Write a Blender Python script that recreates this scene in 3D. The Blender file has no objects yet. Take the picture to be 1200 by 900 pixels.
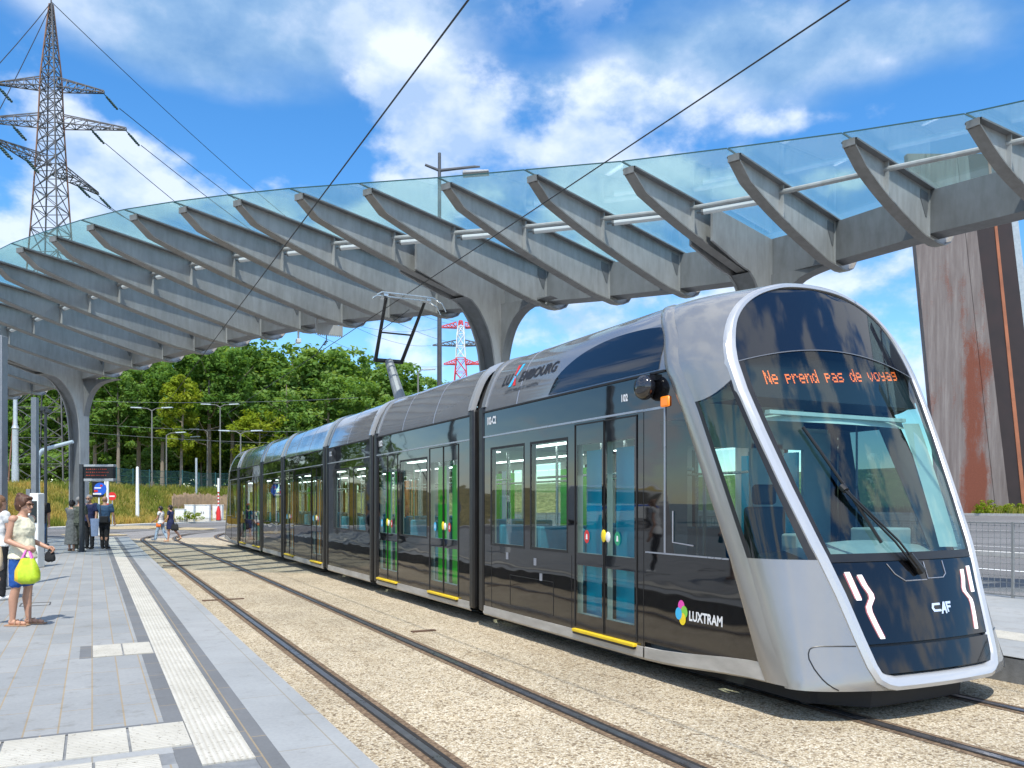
import bpy, bmesh, math, random
from mathutils import Vector, Matrix, Quaternion, noise
V = Vector
PI = math.pi
R = math.radians
scn = bpy.context.scene
COL = scn.collection
rnd = random.Random(7)

# ------------------------------------------------------------------ frame of reference
# X = across the tracks (right), Y = along the tracks (away), Z up; the eye stands on the left platform
TH = R(27.0); FPX = 965.6; CT = math.cos(TH); ST = math.sin(TH); EYE = 1.752
PLAT = 0.258
def at(x, y, D):
    """point of the place seen at photo pixel x, y and D metres ahead of the eye"""
    X = (x - 600) / FPX * D
    return V((CT * X + ST * D, -ST * X + CT * D, EYE + (590 - y) / FPX * D))
def on(x, D, z=0.0):
    p = at(x, 590, D); p.z = z; return p
def gnd(x, y, z=0.0):
    return at(x, y, FPX * (EYE - z) / (y - 590))
def lerp(a, b, t): return a + (b - a) * t
def interp(x, pts):
    if x <= pts[0][0]: return pts[0][1]
    for (x0, y0), (x1, y1) in zip(pts, pts[1:]):
        if x <= x1: return y0 + (y1 - y0) * (x - x0) / (x1 - x0)
    return pts[-1][1]
def sstep(t):
    t = max(0, min(1, t)); return t * t * (3 - 2 * t)

# ------------------------------------------------------------------ mesh builder
class MB:
    def __init__(s): s.v = []; s.f = []; s.mi = []; s.m = 0
    def add(s, vs, fs, m=None):
        b = len(s.v); s.v += [tuple(p) for p in vs]
        for f in fs: s.f.append([b + i for i in f]); s.mi.append(s.m if m is None else m)
        return s
    def box(s, lo, hi, M=None, m=None):
        x0, y0, z0 = lo; x1, y1, z1 = hi
        vs = [V(p) for p in ((x0,y0,z0),(x1,y0,z0),(x1,y1,z0),(x0,y1,z0),(x0,y0,z1),(x1,y0,z1),(x1,y1,z1),(x0,y1,z1))]
        if M is not None: vs = [M @ p for p in vs]
        return s.add(vs, [(0,3,2,1),(4,5,6,7),(0,1,5,4),(1,2,6,5),(2,3,7,6),(3,0,4,7)], m)
    def cbox(s, c, d, M=None, m=None):
        c = V(c); h = V(d) / 2
        return s.box(c - h, c + h, M, m)
    def tube(s, pts, r, n=8, m=None, caps=True, flat=1.0):
        pts = [V(p) for p in pts]; rs = r if isinstance(r, (list, tuple)) else [r] * len(pts)
        b = len(s.v); up = None
        for i, p in enumerate(pts):
            d = (pts[min(i+1, len(pts)-1)] - pts[max(i-1, 0)]).normalized()
            if up is None:
                up = V((0,0,1)) if abs(d.z) < .9 else V((0,1,0))
            u = d.cross(up).normalized(); w = u.cross(d).normalized(); up = w
            for k in range(n):
                a = 2*PI*k/n + PI/n
                s.v.append(tuple(p + u*math.cos(a)*rs[i] + w*math.sin(a)*rs[i]*flat))
        mm = s.m if m is None else m
        for i in range(len(pts)-1):
            for k in range(n):
                k2 = (k+1) % n
                s.f.append([b+i*n+k, b+i*n+k2, b+(i+1)*n+k2, b+(i+1)*n+k]); s.mi.append(mm)
        if caps:
            s.f.append([b+k for k in range(n)][::-1]); s.mi.append(mm)
            e = b+(len(pts)-1)*n
            s.f.append([e+k for k in range(n)]); s.mi.append(mm)
        return s
    def bar(s, p0, p1, w, h=None, m=None, up=V((0,0,1))):
        p0 = V(p0); p1 = V(p1); h = w if h is None else h
        d = (p1-p0).normalized()
        if abs(d.dot(up)) > .98: up = V((0,1,0)) if abs(d.y) < .9 else V((1,0,0))
        u = d.cross(up).normalized(); q = u.cross(d).normalized()
        vs = []
        for p in (p0, p1):
            for a, b in ((-1,-1),(1,-1),(1,1),(-1,1)): vs.append(p + u*a*w/2 + q*b*h/2)
        return s.add(vs, [(3,2,1,0),(4,5,6,7),(0,1,5,4),(1,2,6,5),(2,3,7,6),(3,0,4,7)], m)
    def grid(s, rows, m=None, skip=None, close=False):
        b = len(s.v); nr = len(rows); nc = len(rows[0]); mm = s.m if m is None else m
        for r in rows: s.v += [tuple(p) for p in r]
        for i in range(nr-1):
            for j in range(nc if close else nc-1):
                if skip and skip(i, j): continue
                j2 = (j+1) % nc
                s.f.append([b+i*nc+j, b+i*nc+j2, b+(i+1)*nc+j2, b+(i+1)*nc+j]); s.mi.append(mm)
        return s
    def prism(s, poly, fn, t0, t1, m=None):
        """poly: 2-D outline; fn(u, v, t) -> point; extruded from t0 to t1"""
        n = len(poly)
        vs = [fn(u, v, t0) for u, v in poly] + [fn(u, v, t1) for u, v in poly]
        fs = [list(range(n))[::-1], list(range(n, 2*n))] + [(i, (i+1) % n, n+(i+1) % n, n+i) for i in range(n)]
        return s.add(vs, fs, m)
    def ball(s, c, r, n=12, k=8, M=None, m=None):
        c = V(c); r = V(r) if not isinstance(r, (int, float)) else V((r, r, r))
        rows = []
        for i in range(k+1):
            a = PI*i/k
            rows.append([V((r.x*math.sin(a)*math.cos(2*PI*j/n), r.y*math.sin(a)*math.sin(2*PI*j/n), r.z*math.cos(a))) for j in range(n)])
        rows = [[(c + (M @ p if M is not None else p)) for p in q] for q in rows]
        return s.grid(rows, m, close=True)
    def lathe(s, prof, c=(0,0,0), n=16, m=None, M=None):
        c = V(c)
        rows = [[c + ((M @ V((r*math.cos(2*PI*j/n), r*math.sin(2*PI*j/n), z))) if M is not None else V((r*math.cos(2*PI*j/n), r*math.sin(2*PI*j/n), z))) for j in range(n)] for r, z in prof]
        s.grid(rows, m, close=True)
        return s
    def build(s, name, mats, parent=None, smooth=35, recalc=True, bevel=0, weld=True):
        me = bpy.data.meshes.new(name)
        me.from_pydata(s.v, [], s.f)
        if not isinstance(mats, (list, tuple)): mats = [mats]
        for mt in mats: me.materials.append(mt)
        for p, mi in zip(me.polygons, s.mi): p.material_index = mi
        bm = bmesh.new(); bm.from_mesh(me)
        if weld: bmesh.ops.remove_doubles(bm, verts=bm.verts, dist=1e-5)
        if recalc: bmesh.ops.recalc_face_normals(bm, faces=bm.faces)
        bm.to_mesh(me); bm.free()
        if smooth:
            for p in me.polygons: p.use_smooth = True
            me.set_sharp_from_angle(angle=R(smooth))
        o = bpy.data.objects.new(name, me); COL.objects.link(o)
        if parent is not None: o.parent = parent
        if bevel:
            b = o.modifiers.new('bevel', 'BEVEL'); b.width = bevel; b.segments = 2; b.limit_method = 'ANGLE'; b.angle_limit = R(40)
        return o

def tag(o, label=None, cat=None, group=None, kind=None):
    if label: o['label'] = label
    if cat: o['category'] = cat
    if group: o['group'] = group
    if kind: o['kind'] = kind
    return o
def thing(name, label, cat, loc=(0,0,0), rz=0.0, group=None):
    o = bpy.data.objects.new(name, None); COL.objects.link(o)
    o.location = loc; o.rotation_euler = (0, 0, rz); o.empty_display_size = .2
    return tag(o, label, cat, group)
def struct(o): return tag(o, kind='structure')
def kids(o): return [c for c in bpy.data.objects if c.parent == o]
def dup(root, loc=None, rz=None, label=None, group=None, scale=None):
    def cp(o, par):
        c = o.copy(); COL.objects.link(c)
        if par is not None: c.parent = par
        for ch in KIDS.get(o.name, []): cp(ch, c)
        return c
    KIDS.clear()
    for o in bpy.data.objects:
        if o.parent is not None: KIDS.setdefault(o.parent.name, []).append(o)
    c = cp(root, None)
    if loc is not None: c.location = loc
    if rz is not None: c.rotation_euler = (0, 0, rz)
    if scale is not None: c.scale = scale
    if label: c['label'] = label
    if group: c['group'] = group
    return c
KIDS = {}

def text2d(body, size=1.0, shear=0.0, bold=0.0):
    cu = bpy.data.curves.new('t', 'FONT'); cu.body = body; cu.size = size; cu.shear = shear; cu.offset = bold; cu.resolution_u = 3
    o = bpy.data.objects.new('t', cu); COL.objects.link(o)
    dg = bpy.context.evaluated_depsgraph_get()
    me = bpy.data.meshes.new_from_object(o.evaluated_get(dg))
    vs = [(v.co.x, v.co.y) for v in me.vertices]; fs = [list(p.vertices) for p in me.polygons]
    bpy.data.objects.remove(o); bpy.data.curves.remove(cu); bpy.data.meshes.remove(me)
    w = max([v[0] for v in vs] or [0])
    return vs, fs, w
def put_text(mb, body, size, fn, m=None, shear=0.0, bold=0.0, width=None):
    vs, fs, w = text2d(body, size, shear, bold)
    k = width / w if width else 1.0
    mb.add([fn(x * k, y) for x, y in vs], fs, m)

# ------------------------------------------------------------------ materials
def newmat(name):
    m = bpy.data.materials.new(name); m.use_nodes = True
    nt = m.node_tree; b = nt.nodes['Principled BSDF']
    return m, nt, b
def lk(nt, a, b): nt.links.new(a, b)
def nd(nt, t, **kw):
    n = nt.nodes.new(t)
    for k, v in kw.items():
        if k.startswith('i_'):
            key = k[2:]; n.inputs[int(key) if key.isdigit() else key].default_value = v
        else: setattr(n, k, v)
    return n
def ramp(nt, fac, stops, interp_='LINEAR'):
    n = nt.nodes.new('ShaderNodeValToRGB'); n.color_ramp.interpolation = interp_
    e = n.color_ramp.elements
    while len(e) < len(stops): e.new(0.5)
    for el, (p, c) in zip(e, stops): el.position = p; el.color = (*c, 1)
    lk(nt, fac, n.inputs[0]); return n.outputs[0]
def mixc(nt, fac, a, b, mode='MIX'):
    n = nt.nodes.new('ShaderNodeMix'); n.data_type = 'RGBA'; n.blend_type = mode
    for s, v in ((n.inputs[0], fac), (n.inputs[6], a), (n.inputs[7], b)):
        if hasattr(v, 'is_linked'): lk(nt, v, s)
        elif isinstance(v, (int, float)): s.default_value = v
        else: s.default_value = (*v, 1)
    return n.outputs[2]
def math_(nt, op, a, b=None, c=None, clamp=False):
    n = nt.nodes.new('ShaderNodeMath'); n.operation = op; n.use_clamp = clamp
    for s, v in zip(n.inputs, (a, b, c)):
        if v is None: continue
        if hasattr(v, 'is_linked'): lk(nt, v, s)
        else: s.default_value = v
    return n.outputs[0]
def noise_(nt, scale, detail=4, rough=.55, co=None, dim='3D'):
    n = nd(nt, 'ShaderNodeTexNoise'); n.inputs['Scale'].default_value = scale; n.inputs['Detail'].default_value = detail; n.inputs['Roughness'].default_value = rough
    if co is not None: lk(nt, co, n.inputs['Vector'])
    return n.outputs[0]
def objco(nt): return nd(nt, 'ShaderNodeTexCoord').outputs['Object']
def mapped(nt, co, scale=(1,1,1), rot=(0,0,0), loc=(0,0,0)):
    n = nd(nt, 'ShaderNodeMapping'); lk(nt, co, n.inputs[0])
    n.inputs['Scale'].default_value = scale; n.inputs['Rotation'].default_value = rot; n.inputs['Location'].default_value = loc
    return n.outputs[0]
def bump(nt, b, h, strength=.3, dist=.01):
    n = nd(nt, 'ShaderNodeBump'); n.inputs['Strength'].default_value = strength; n.inputs['Distance'].default_value = dist
    lk(nt, h, n.inputs['Height']); lk(nt, n.outputs[0], b.inputs['Normal'])
MATS = {}
def mat(name, col, rough=.5, metal=0.0, var=.12, vscale=6.0, coat=0.0, ior=1.5, bmp=0.0, bscale=40.0, stretch=(1,1,1), emit=0.0):
    if name in MATS: return MATS[name]
    m, nt, b = newmat(name)
    co = mapped(nt, objco(nt), stretch)
    if var:
        n = noise_(nt, vscale, 5, .6, co)
        f = ramp(nt, n, [(.3, tuple(c*(1-var) for c in col)), (.7, tuple(min(1, c*(1+var)) for c in col))])
        lk(nt, f, b.inputs['Base Color'])
        r = ramp(nt, n, [(.3, (max(0, rough*.85),)*3), (.7, (min(1, rough*1.15),)*3)])
        lk(nt, r, b.inputs['Roughness'])
    else:
        b.inputs['Base Color'].default_value = (*col, 1); b.inputs['Roughness'].default_value = rough
    b.inputs['Metallic'].default_value = metal; b.inputs['IOR'].default_value = ior
    if coat: b.inputs['Coat Weight'].default_value = coat; b.inputs['Coat Roughness'].default_value = .03
    if bmp: bump(nt, b, noise_(nt, bscale, 4, .6, co), bmp, .01)
    if emit:
        b.inputs['Emission Color'].default_value = (*col, 1); b.inputs['Emission Strength'].default_value = emit
    MATS[name] = m; return m
def glassmat(name, tint, f0=.06, rough=.0, diff=0.0, dcol=(.8,.9,.9), wave=0.0, wscale=2.0, gain=1.0, thick=None):
    m, nt, b = newmat(name); nt.nodes.remove(b)
    out = nt.nodes['Material Output']
    tr = nd(nt, 'ShaderNodeBsdfTransparent'); tr.inputs[0].default_value = (*tint, 1)
    gl = nd(nt, 'ShaderNodeBsdfGlossy'); gl.inputs['Roughness'].default_value = rough; gl.inputs['Color'].default_value = (1,1,1,1)
    lw = nd(nt, 'ShaderNodeLayerWeight'); lw.inputs[0].default_value = .5
    p = math_(nt, 'POWER', lw.outputs['Facing'], 4.0)
    f = math_(nt, 'MULTIPLY_ADD', p, (1 - f0) * gain, f0, clamp=True)
    if thick:
        lk(nt, ramp(nt, lw.outputs['Facing'], thick), tr.inputs[0])
    base = tr.outputs[0]
    if diff:
        df = nd(nt, 'ShaderNodeBsdfDiffuse'); df.inputs[0].default_value = (*dcol, 1)
        tl = nd(nt, 'ShaderNodeBsdfTranslucent'); tl.inputs[0].default_value = (*dcol, 1)
        ms = nd(nt, 'ShaderNodeMixShader'); ms.inputs[0].default_value = .5; lk(nt, df.outputs[0], ms.inputs[1]); lk(nt, tl.outputs[0], ms.inputs[2])
        m2 = nd(nt, 'ShaderNodeMixShader'); m2.inputs[0].default_value = diff; lk(nt, base, m2.inputs[1]); lk(nt, ms.outputs[0], m2.inputs[2]); base = m2.outputs[0]
    mx = nd(nt, 'ShaderNodeMixShader'); lk(nt, f, mx.inputs[0]); lk(nt, base, mx.inputs[1]); lk(nt, gl.outputs[0], mx.inputs[2])
    lk(nt, mx.outputs[0], out.inputs[0])
    if wave:
        bp = nd(nt, 'ShaderNodeBump'); bp.inputs['Strength'].default_value = wave; bp.inputs['Distance'].default_value = .02
        lk(nt, noise_(nt, wscale, 1, .5, objco(nt)), bp.inputs['Height']); lk(nt, bp.outputs[0], gl.inputs['Normal'])
    MATS[name] = m; return m
# ------------------------------------------------------------------ camera, sun, sky
cam = bpy.data.cameras.new('camera'); cam_o = bpy.data.objects.new('camera', cam); COL.objects.link(cam_o)
cam.sensor_width = 36; cam.lens = FPX / 1200 * 36; cam.shift_y = 140 / 1200; cam.clip_end = 5000; cam.clip_start = .05
cam_o.location = (0, 0, EYE); cam_o.rotation_euler = (PI / 2, 0, -TH)
scn.camera = cam_o
scn.render.engine = 'CYCLES'; scn.cycles.use_denoising = True
scn.cycles.max_bounces = 10; scn.cycles.transparent_max_bounces = 24; scn.cycles.caustics_reflective = False; scn.cycles.caustics_refractive = False
vs_ = scn.view_settings; scn.display_settings.display_device = 'sRGB'
vs_.view_transform = 'Standard'; vs_.look = 'None'; vs_.gamma = 1; vs_.use_curve_mapping = False; vs_.exposure = 0.42
SUN_EL, SUN_AZ = 61.0, 203.0          # azimuth clockwise from +Y
sl = bpy.data.lights.new('sun', 'SUN'); sl.energy = 3.9; sl.angle = R(.5); sl.color = (1, .955, .87)
so = bpy.data.objects.new('sun', sl); COL.objects.link(so)
sd = V((math.sin(R(SUN_AZ)) * math.cos(R(SUN_EL)), math.cos(R(SUN_AZ)) * math.cos(R(SUN_EL)), math.sin(R(SUN_EL))))
so.rotation_euler = (-sd).to_track_quat('-Z', 'Y').to_euler(); so.location = (-10, -20, 40)

w = bpy.data.worlds.new('World'); scn.world = w; w.use_nodes = True
nt = w.node_tree; bg = nt.nodes['Background']
sky = nd(nt, 'ShaderNodeTexSky'); sky.sky_type = 'NISHITA'; sky.sun_disc = False
sky.sun_elevation = R(SUN_EL); sky.sun_rotation = R(SUN_AZ); sky.altitude = 300; sky.air_density = 1.0; sky.dust_density = .3; sky.ozone_density = 3.0
hs = nd(nt, 'ShaderNodeHueSaturation'); hs.inputs['Saturation'].default_value = 1.30; hs.inputs['Value'].default_value = 1.2
lk(nt, sky.outputs[0], hs.inputs['Color'])
dirv = nd(nt, 'ShaderNodeTexCoord').outputs['Generated']
sep = nd(nt, 'ShaderNodeSeparateXYZ'); lk(nt, dirv, sep.inputs[0])
az = math_(nt, 'ARCTAN2', sep.outputs[0], sep.outputs[1]); el = math_(nt, 'ARCSINE', sep.outputs[2])
stretchv = mapped(nt, dirv, (1, 1, 1.5))
fb = noise_(nt, 6.5, 10, .56, stretchv); fbu = noise_(nt, 6.5, 5, .56, mapped(nt, dirv, (1, 1, 1.5), loc=(0, 0, .045))); fb2 = noise_(nt, 3.0, 5, .55, mapped(nt, dirv, (1, 1, 2.6), loc=(3.3, 1.7, .4))); fine = noise_(nt, 14, 6, .6, stretchv)
def pd(x, y):
    dx = (x - 600) / FPX; return TH + math.atan(dx), math.atan((590 - y) / FPX / math.sqrt(1 + dx*dx))
def blob(x, y, rx, ry, wgt):
    a, e = pd(x, y); a1, _ = pd(x + rx, y); _, e1 = pd(x, y - ry)
    ra = abs(a1 - a); re = abs(e1 - e)
    u = math_(nt, 'DIVIDE', math_(nt, 'SUBTRACT', az, a), ra); v = math_(nt, 'DIVIDE', math_(nt, 'SUBTRACT', el, e), re)
    d2 = math_(nt, 'ADD', math_(nt, 'MULTIPLY', u, u), math_(nt, 'MULTIPLY', v, v))
    g = math_(nt, 'EXPONENT', math_(nt, 'MULTIPLY', d2, -1.0))
    return math_(nt, 'MULTIPLY', g, wgt)
def blobs(lst):
    acc = None
    for b_ in lst:
        g = blob(*b_); acc = g if acc is None else math_(nt, 'ADD', acc, g)
    return acc
# soft grey sheets high up, then bright cumulus
gsum = blobs([(300,20,250,75,.9),(130,20,120,60,.5),(480,40,80,60,.4),(860,60,190,70,.95),(1100,30,160,65,.75),(700,110,110,40,.35),(650,-80,700,70,.5),(230,95,130,30,.4)])
wsum = blobs([(300,262,280,36,.5),(820,235,240,40,.5),(1110,262,180,60,.45),(470,310,280,36,.45),(480,120,50,85,.5),(330,85,90,24,.42),(250,60,90,24,.34),(1090,60,110,30,.35),(760,90,90,30,.35),(540,235,260,30,.45),(330,160,60,20,.3),(170,190,110,70,.75),(60,150,60,60,.5),(50,290,120,60,.5),(520,130,95,62,.62),(640,110,60,36,.5),(700,160,120,40,.62),(560,190,160,40,.5),(640,190,120,40,.45),(930,145,70,26,.7),(1030,130,60,22,.55),
              (700,385,120,36,.75),(500,385,150,36,.6),(980,330,130,42,.85),(1180,440,70,150,.55),(640,330,200,26,.4),(880,360,70,60,.4),(1050,440,80,90,.5),(960,215,160,30,.35),(300,330,300,40,.35)])
def cover(sumv, n, amp, lo, hi):
    d = math_(nt, 'ADD', sumv, math_(nt, 'MULTIPLY', math_(nt, 'SUBTRACT', n, .5), amp))
    mr = nd(nt, 'ShaderNodeMapRange'); mr.interpolation_type = 'SMOOTHSTEP'; mr.inputs['From Min'].default_value = lo; mr.inputs['From Max'].default_value = hi
    lk(nt, d, mr.inputs['Value']); return mr.outputs[0], d
gm, _ = cover(gsum, fb2, 1.5, .22, .85)
wm, wd = cover(wsum, fb, 3.4, .38, .92)
# elsewhere in the sky (behind and overhead): free clouds
behind = nd(nt, 'ShaderNodeMapRange'); behind.inputs['From Min'].default_value = .75; behind.inputs['From Max'].default_value = 1.1
lk(nt, math_(nt, 'ABSOLUTE', math_(nt, 'SUBTRACT', az, TH)), behind.inputs['Value'])
ov = nd(nt, 'ShaderNodeMapRange'); ov.inputs['From Min'].default_value = .5; ov.inputs['From Max'].default_value = .75; lk(nt, el, ov.inputs['Value'])
freemask = math_(nt, 'MAXIMUM', behind.outputs[0], ov.outputs[0])
fm, _ = cover(fb, fine, .25, .465, .575)
free = math_(nt, 'MULTIPLY', fm, freemask)
CK = 7.0
lit = math_(nt, 'ADD', math_(nt, 'MULTIPLY', math_(nt, 'SUBTRACT', fb, fbu), 3.2), math_(nt, 'ADD', math_(nt, 'MULTIPLY', wd, .18), math_(nt, 'MULTIPLY', math_(nt, 'SUBTRACT', fine, .5), .35)))
wcol = ramp(nt, math_(nt, 'ADD', lit, .38), [(.18, (.40*CK, .53*CK, .74*CK)), (.80, (.72*CK, .785*CK, .90*CK))])
c1 = mixc(nt, math_(nt, 'MULTIPLY', gm, .85), hs.outputs[0], ramp(nt, fb, [(.34, (.14*CK, .29*CK, .53*CK)), (.46, (.25*CK, .405*CK, .62*CK)), (.60, (.50*CK, .61*CK, .77*CK))]))
c2 = mixc(nt, math_(nt, 'MULTIPLY', wm, .80), c1, wcol)
c3 = mixc(nt, free, c2, (.80*CK, .86*CK, .95*CK))
lk(nt, c3, bg.inputs[0]); bg.inputs[1].default_value = .15

# ------------------------------------------------------------------ ground materials
def speckle(name, cols, scale, rough=.9, bmp=.4, big=.5, bigamt=.18, specks=0):
    m, nt, b = newmat(name); co = objco(nt)
    vo = nd(nt, 'ShaderNodeTexVoronoi'); vo.inputs['Scale'].default_value = scale; lk(nt, co, vo.inputs['Vector'])
    sp = nd(nt, 'ShaderNodeSeparateColor'); lk(nt, vo.outputs['Color'], sp.inputs[0])
    c = ramp(nt, sp.outputs[0], cols)
    edge = ramp(nt, vo.outputs['Distance'], [(.35, (1,1,1)), (.85, (.66,.63,.59))])
    c = mixc(nt, 1.0, c, edge, 'MULTIPLY')
    n = noise_(nt, big, 6, .65, co)
    c = mixc(nt, 1.0, c, ramp(nt, n, [(.3, (1-bigamt,)*3), (.7, (1+bigamt*.5,)*3)]), 'MULTIPLY')
    n2 = noise_(nt, 3.1, 5, .65, co)
    c = mixc(nt, 1.0, c, ramp(nt, n2, [(.3, (.9,.88,.85)), (.65, (1.04,1.04,1.04))]), 'MULTIPLY')
    if specks:
        v2 = nd(nt, 'ShaderNodeTexVoronoi'); v2.inputs['Scale'].default_value = scale*.55; lk(nt, co, v2.inputs['Vector']); s2 = nd(nt, 'ShaderNodeSeparateColor'); lk(nt, v2.outputs['Color'], s2.inputs[0])
        c = mixc(nt, 1.0, c, ramp(nt, s2.outputs[1], [(specks, (.50,.46,.42)), (specks+.03, (1,1,1))]), 'MULTIPLY')
        n4 = noise_(nt, .9, 7, .7, mapped(nt, co, (2.2, .35, 1)))
        c = mixc(nt, 1.0, c, ramp(nt, n4, [(.28, (.80,.76,.70)), (.46, (1,1,1))]), 'MULTIPLY')
    lk(nt, c, b.inputs['Base Color']); b.inputs['Roughness'].default_value = rough
    bump(nt, b, vo.outputs['Distance'], bmp, -.02)
    MATS[name] = m; return m
M_ballast = speckle('washed_gravel_bed', [(0,(.27,.205,.13)),(.25,(.47,.385,.255)),(.6,(.60,.515,.37)),(1,(.74,.69,.57))], 78, bmp=.35, bigamt=.24, specks=.13)
M_sand = speckle('sandy_dirt', [(0,(.40,.32,.19)),(1,(.55,.46,.28))], 9)
M_asphalt = speckle('asphalt', [(0,(.13,.13,.135)),(.6,(.19,.19,.195)),(1,(.26,.255,.25))], 60, bmp=.15, big=.15, bigamt=.3)
M_road = speckle('pale_road', [(0,(.21,.20,.20)),(.6,(.28,.27,.26)),(1,(.36,.35,.34))], 50, bmp=.15, big=.12, bigamt=.25)
M_concrete = mat('kerb_concrete', (.50,.49,.46), .85, var=.15, vscale=5, bmp=.2)
M_edgewall = mat('platform_wall', (.20,.21,.22), .85, var=.25, vscale=7, bmp=.3)
M_white = mat('white_paint', (.80,.80,.78), .5, var=.05)
def pavers(name, c1, c2, joint, bw, rh, rot=PI/2, mortar=.006, mott=.10, bmp=.3):
    m, nt, b = newmat(name); co = mapped(nt, objco(nt), rot=(0,0,rot))
    br = nd(nt, 'ShaderNodeTexBrick'); lk(nt, co, br.inputs['Vector'])
    br.inputs['Color1'].default_value = (*c1,1); br.inputs['Color2'].default_value = (*c2,1); br.inputs['Mortar'].default_value = (*joint,1)
    br.inputs['Scale'].default_value = 1; br.inputs['Mortar Size'].default_value = mortar; br.inputs['Brick Width'].default_value = bw; br.inputs['Row Height'].default_value = rh; br.inputs['Mortar Smooth'].default_value = .2
    br.offset = .37; br.offset_frequency = 2; br.squash_frequency = 3; br.squash = 1.3
    n = noise_(nt, 1.3, 6, .65, objco(nt)); n2 = noise_(nt, 35, 3, .6, objco(nt)); n3 = noise_(nt, 5.2, 7, .7, mapped(nt, objco(nt), loc=(5, 2, 0)))
    c = mixc(nt, 1, br.outputs[0], ramp(nt, n, [(.3,(1-mott,)*3),(.7,(1+mott,)*3)]), 'MULTIPLY')
    c = mixc(nt, 1, c, ramp(nt, n2, [(.3,(.93,)*3),(.7,(1.05,)*3)]), 'MULTIPLY')
    c = mixc(nt, 1, c, ramp(nt, n3, [(.27,(.74,.72,.68)),(.44,(1,1,1))]), 'MULTIPLY')
    gum = nd(nt, 'ShaderNodeTexVoronoi'); gum.inputs['Scale'].default_value = 1.9; lk(nt, objco(nt), gum.inputs['Vector'])
    c = mixc(nt, 1, c, ramp(nt, gum.outputs['Distance'], [(.025,(.55,.54,.52)),(.045,(1,1,1))]), 'MULTIPLY')
    lk(nt, c, b.inputs['Base Color']); b.inputs['Roughness'].default_value = .75
    bump(nt, b, br.outputs['Fac'], bmp, -.004)
    MATS[name] = m; return m
M_slab = pavers('grey_granite_pavers', (.245,.255,.258), (.30,.306,.303), (.30,.24,.16), .75, .2)
M_slab2 = pavers('grey_edge_slabs', (.295,.308,.312), (.328,.334,.333), (.27,.25,.21), 1.5, .447)
M_dark = pavers('dark_paver_band', (.135,.14,.145), (.155,.16,.165), (.28,.22,.14), .6, .3)
def ribbed(name, rot):
    m, nt, b = newmat(name); co = mapped(nt, objco(nt), rot=(0,0,rot))
    wv = nd(nt, 'ShaderNodeTexWave'); wv.inputs['Scale'].default_value = 8.5; lk(nt, co, wv.inputs['Vector'])
    n = noise_(nt, 2.4, 7, .7, objco(nt)); sp = noise_(nt, 48, 2, .5, objco(nt))
    c = ramp(nt, n, [(.3,(.42,.40,.345)),(.7,(.56,.54,.48))])
    c = mixc(nt, 1, c, ramp(nt, wv.outputs[0], [(0,(.86,.84,.80)),(.5,(1,1,1))]), 'MULTIPLY')
    c = mixc(nt, 1, c, ramp(nt, sp, [(.30,(.45,.42,.38)),(.36,(1,1,1))]), 'MULTIPLY')
    lk(nt, c, b.inputs['Base Color']); b.inputs['Roughness'].default_value = .8
    bump(nt, b, wv.outputs[0], .5, .006); MATS[name] = m; return m
M_tac = ribbed('ribbed_white_tiles', 0.0); M_tac2 = ribbed('ribbed_white_tiles_across', PI/2)

# ------------------------------------------------------------------ ground
g = MB(); S_ = 2500
g.add([(-S_,-S_,-.06),(S_,-S_,-.06),(S_,S_,-.06),(-S_,S_,-.06)], [(0,1,2,3)])
struct(g.build('ground', M_road, recalc=False))
g = MB(); ys = [-8 + i*1.0 for i in range(54)]
g.grid([[(1.30, y, 0), (4.6, y, 0), (8.3, y, 0)] for y in ys])
struct(g.build('track_bed', M_ballast, recalc=False))
def track_path(q, side):
    pts = [(q, y) for y in [-8 + 2*i for i in range(26)]]
    Rr = 30 - side; cx, cy = q + Rr, 42.0
    for i in range(1, 26):
        a = i / 25 * R(88); pts.append((cx - Rr*math.cos(a), cy + Rr*math.sin(a)))
    return pts
M_rail = mat('rail_steel', (.30,.29,.30), .30, metal=.85, var=.25, vscale=9)
M_groove = mat('rail_groove', (.02,.018,.016), .8, var=.2)
M_rust = speckle('rusty_rail_bed', [(0,(.13,.085,.05)),(1,(.27,.19,.12))], 40)
def strip(mb, path, off0, off1, z, h=0.0, m=None):
    rows = []
    n = len(path)
    for i, (x, y) in enumerate(path):
        a = V((*path[max(i-1,0)],0)); b = V((*path[min(i+1,n-1)],0)); d = (b-a).normalized(); nrm = V((d.y,-d.x,0)); p = V((x,y,z))
        rows.append([p + nrm*off0 - V((0,0,h)), p + nrm*off0, p + nrm*off1, p + nrm*off1 - V((0,0,h))] if h else [p + nrm*off0, p + nrm*off1])
    mb.grid(rows, m)
for q0, lab, cut in ((2.84, 'tram track beside the platform edge, empty', 0), (6.28, 'tram track under the parked black tram', 0)):
    t = thing('tram_track', lab, 'track', (q0, 0, 0), group='grooved tram tracks')
    for sd_ in (-.7175, .7175):
        r_ = MB(); pth = [(x - q0, y) for x, y in track_path(q0 + sd_, 0)]
        strip(r_, pth, -.12, .12, .004, m=0); strip(r_, pth, -.06, .06, .0085, m=1); strip(r_, pth, -.042, .016, .013, .012, m=2)
        r_.build('rail', [M_rust, M_groove, M_rail], t, recalc=False)
    dr = MB()
    for x_, y, w_ in (((-.72, 15.7, .36), (1.2, 10.6, .17), (-.72, 25.0, .36)) if q0 < 4 else ((-.72, 21.0, .36),)):
        dr = MB(); dr.box((x_-w_, y-.04, .002), (x_+w_, y+.04, .017)); dr.build('drain_slot', mat('rust_iron', (.12,.07,.045), .8, var=.3), t)

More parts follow.
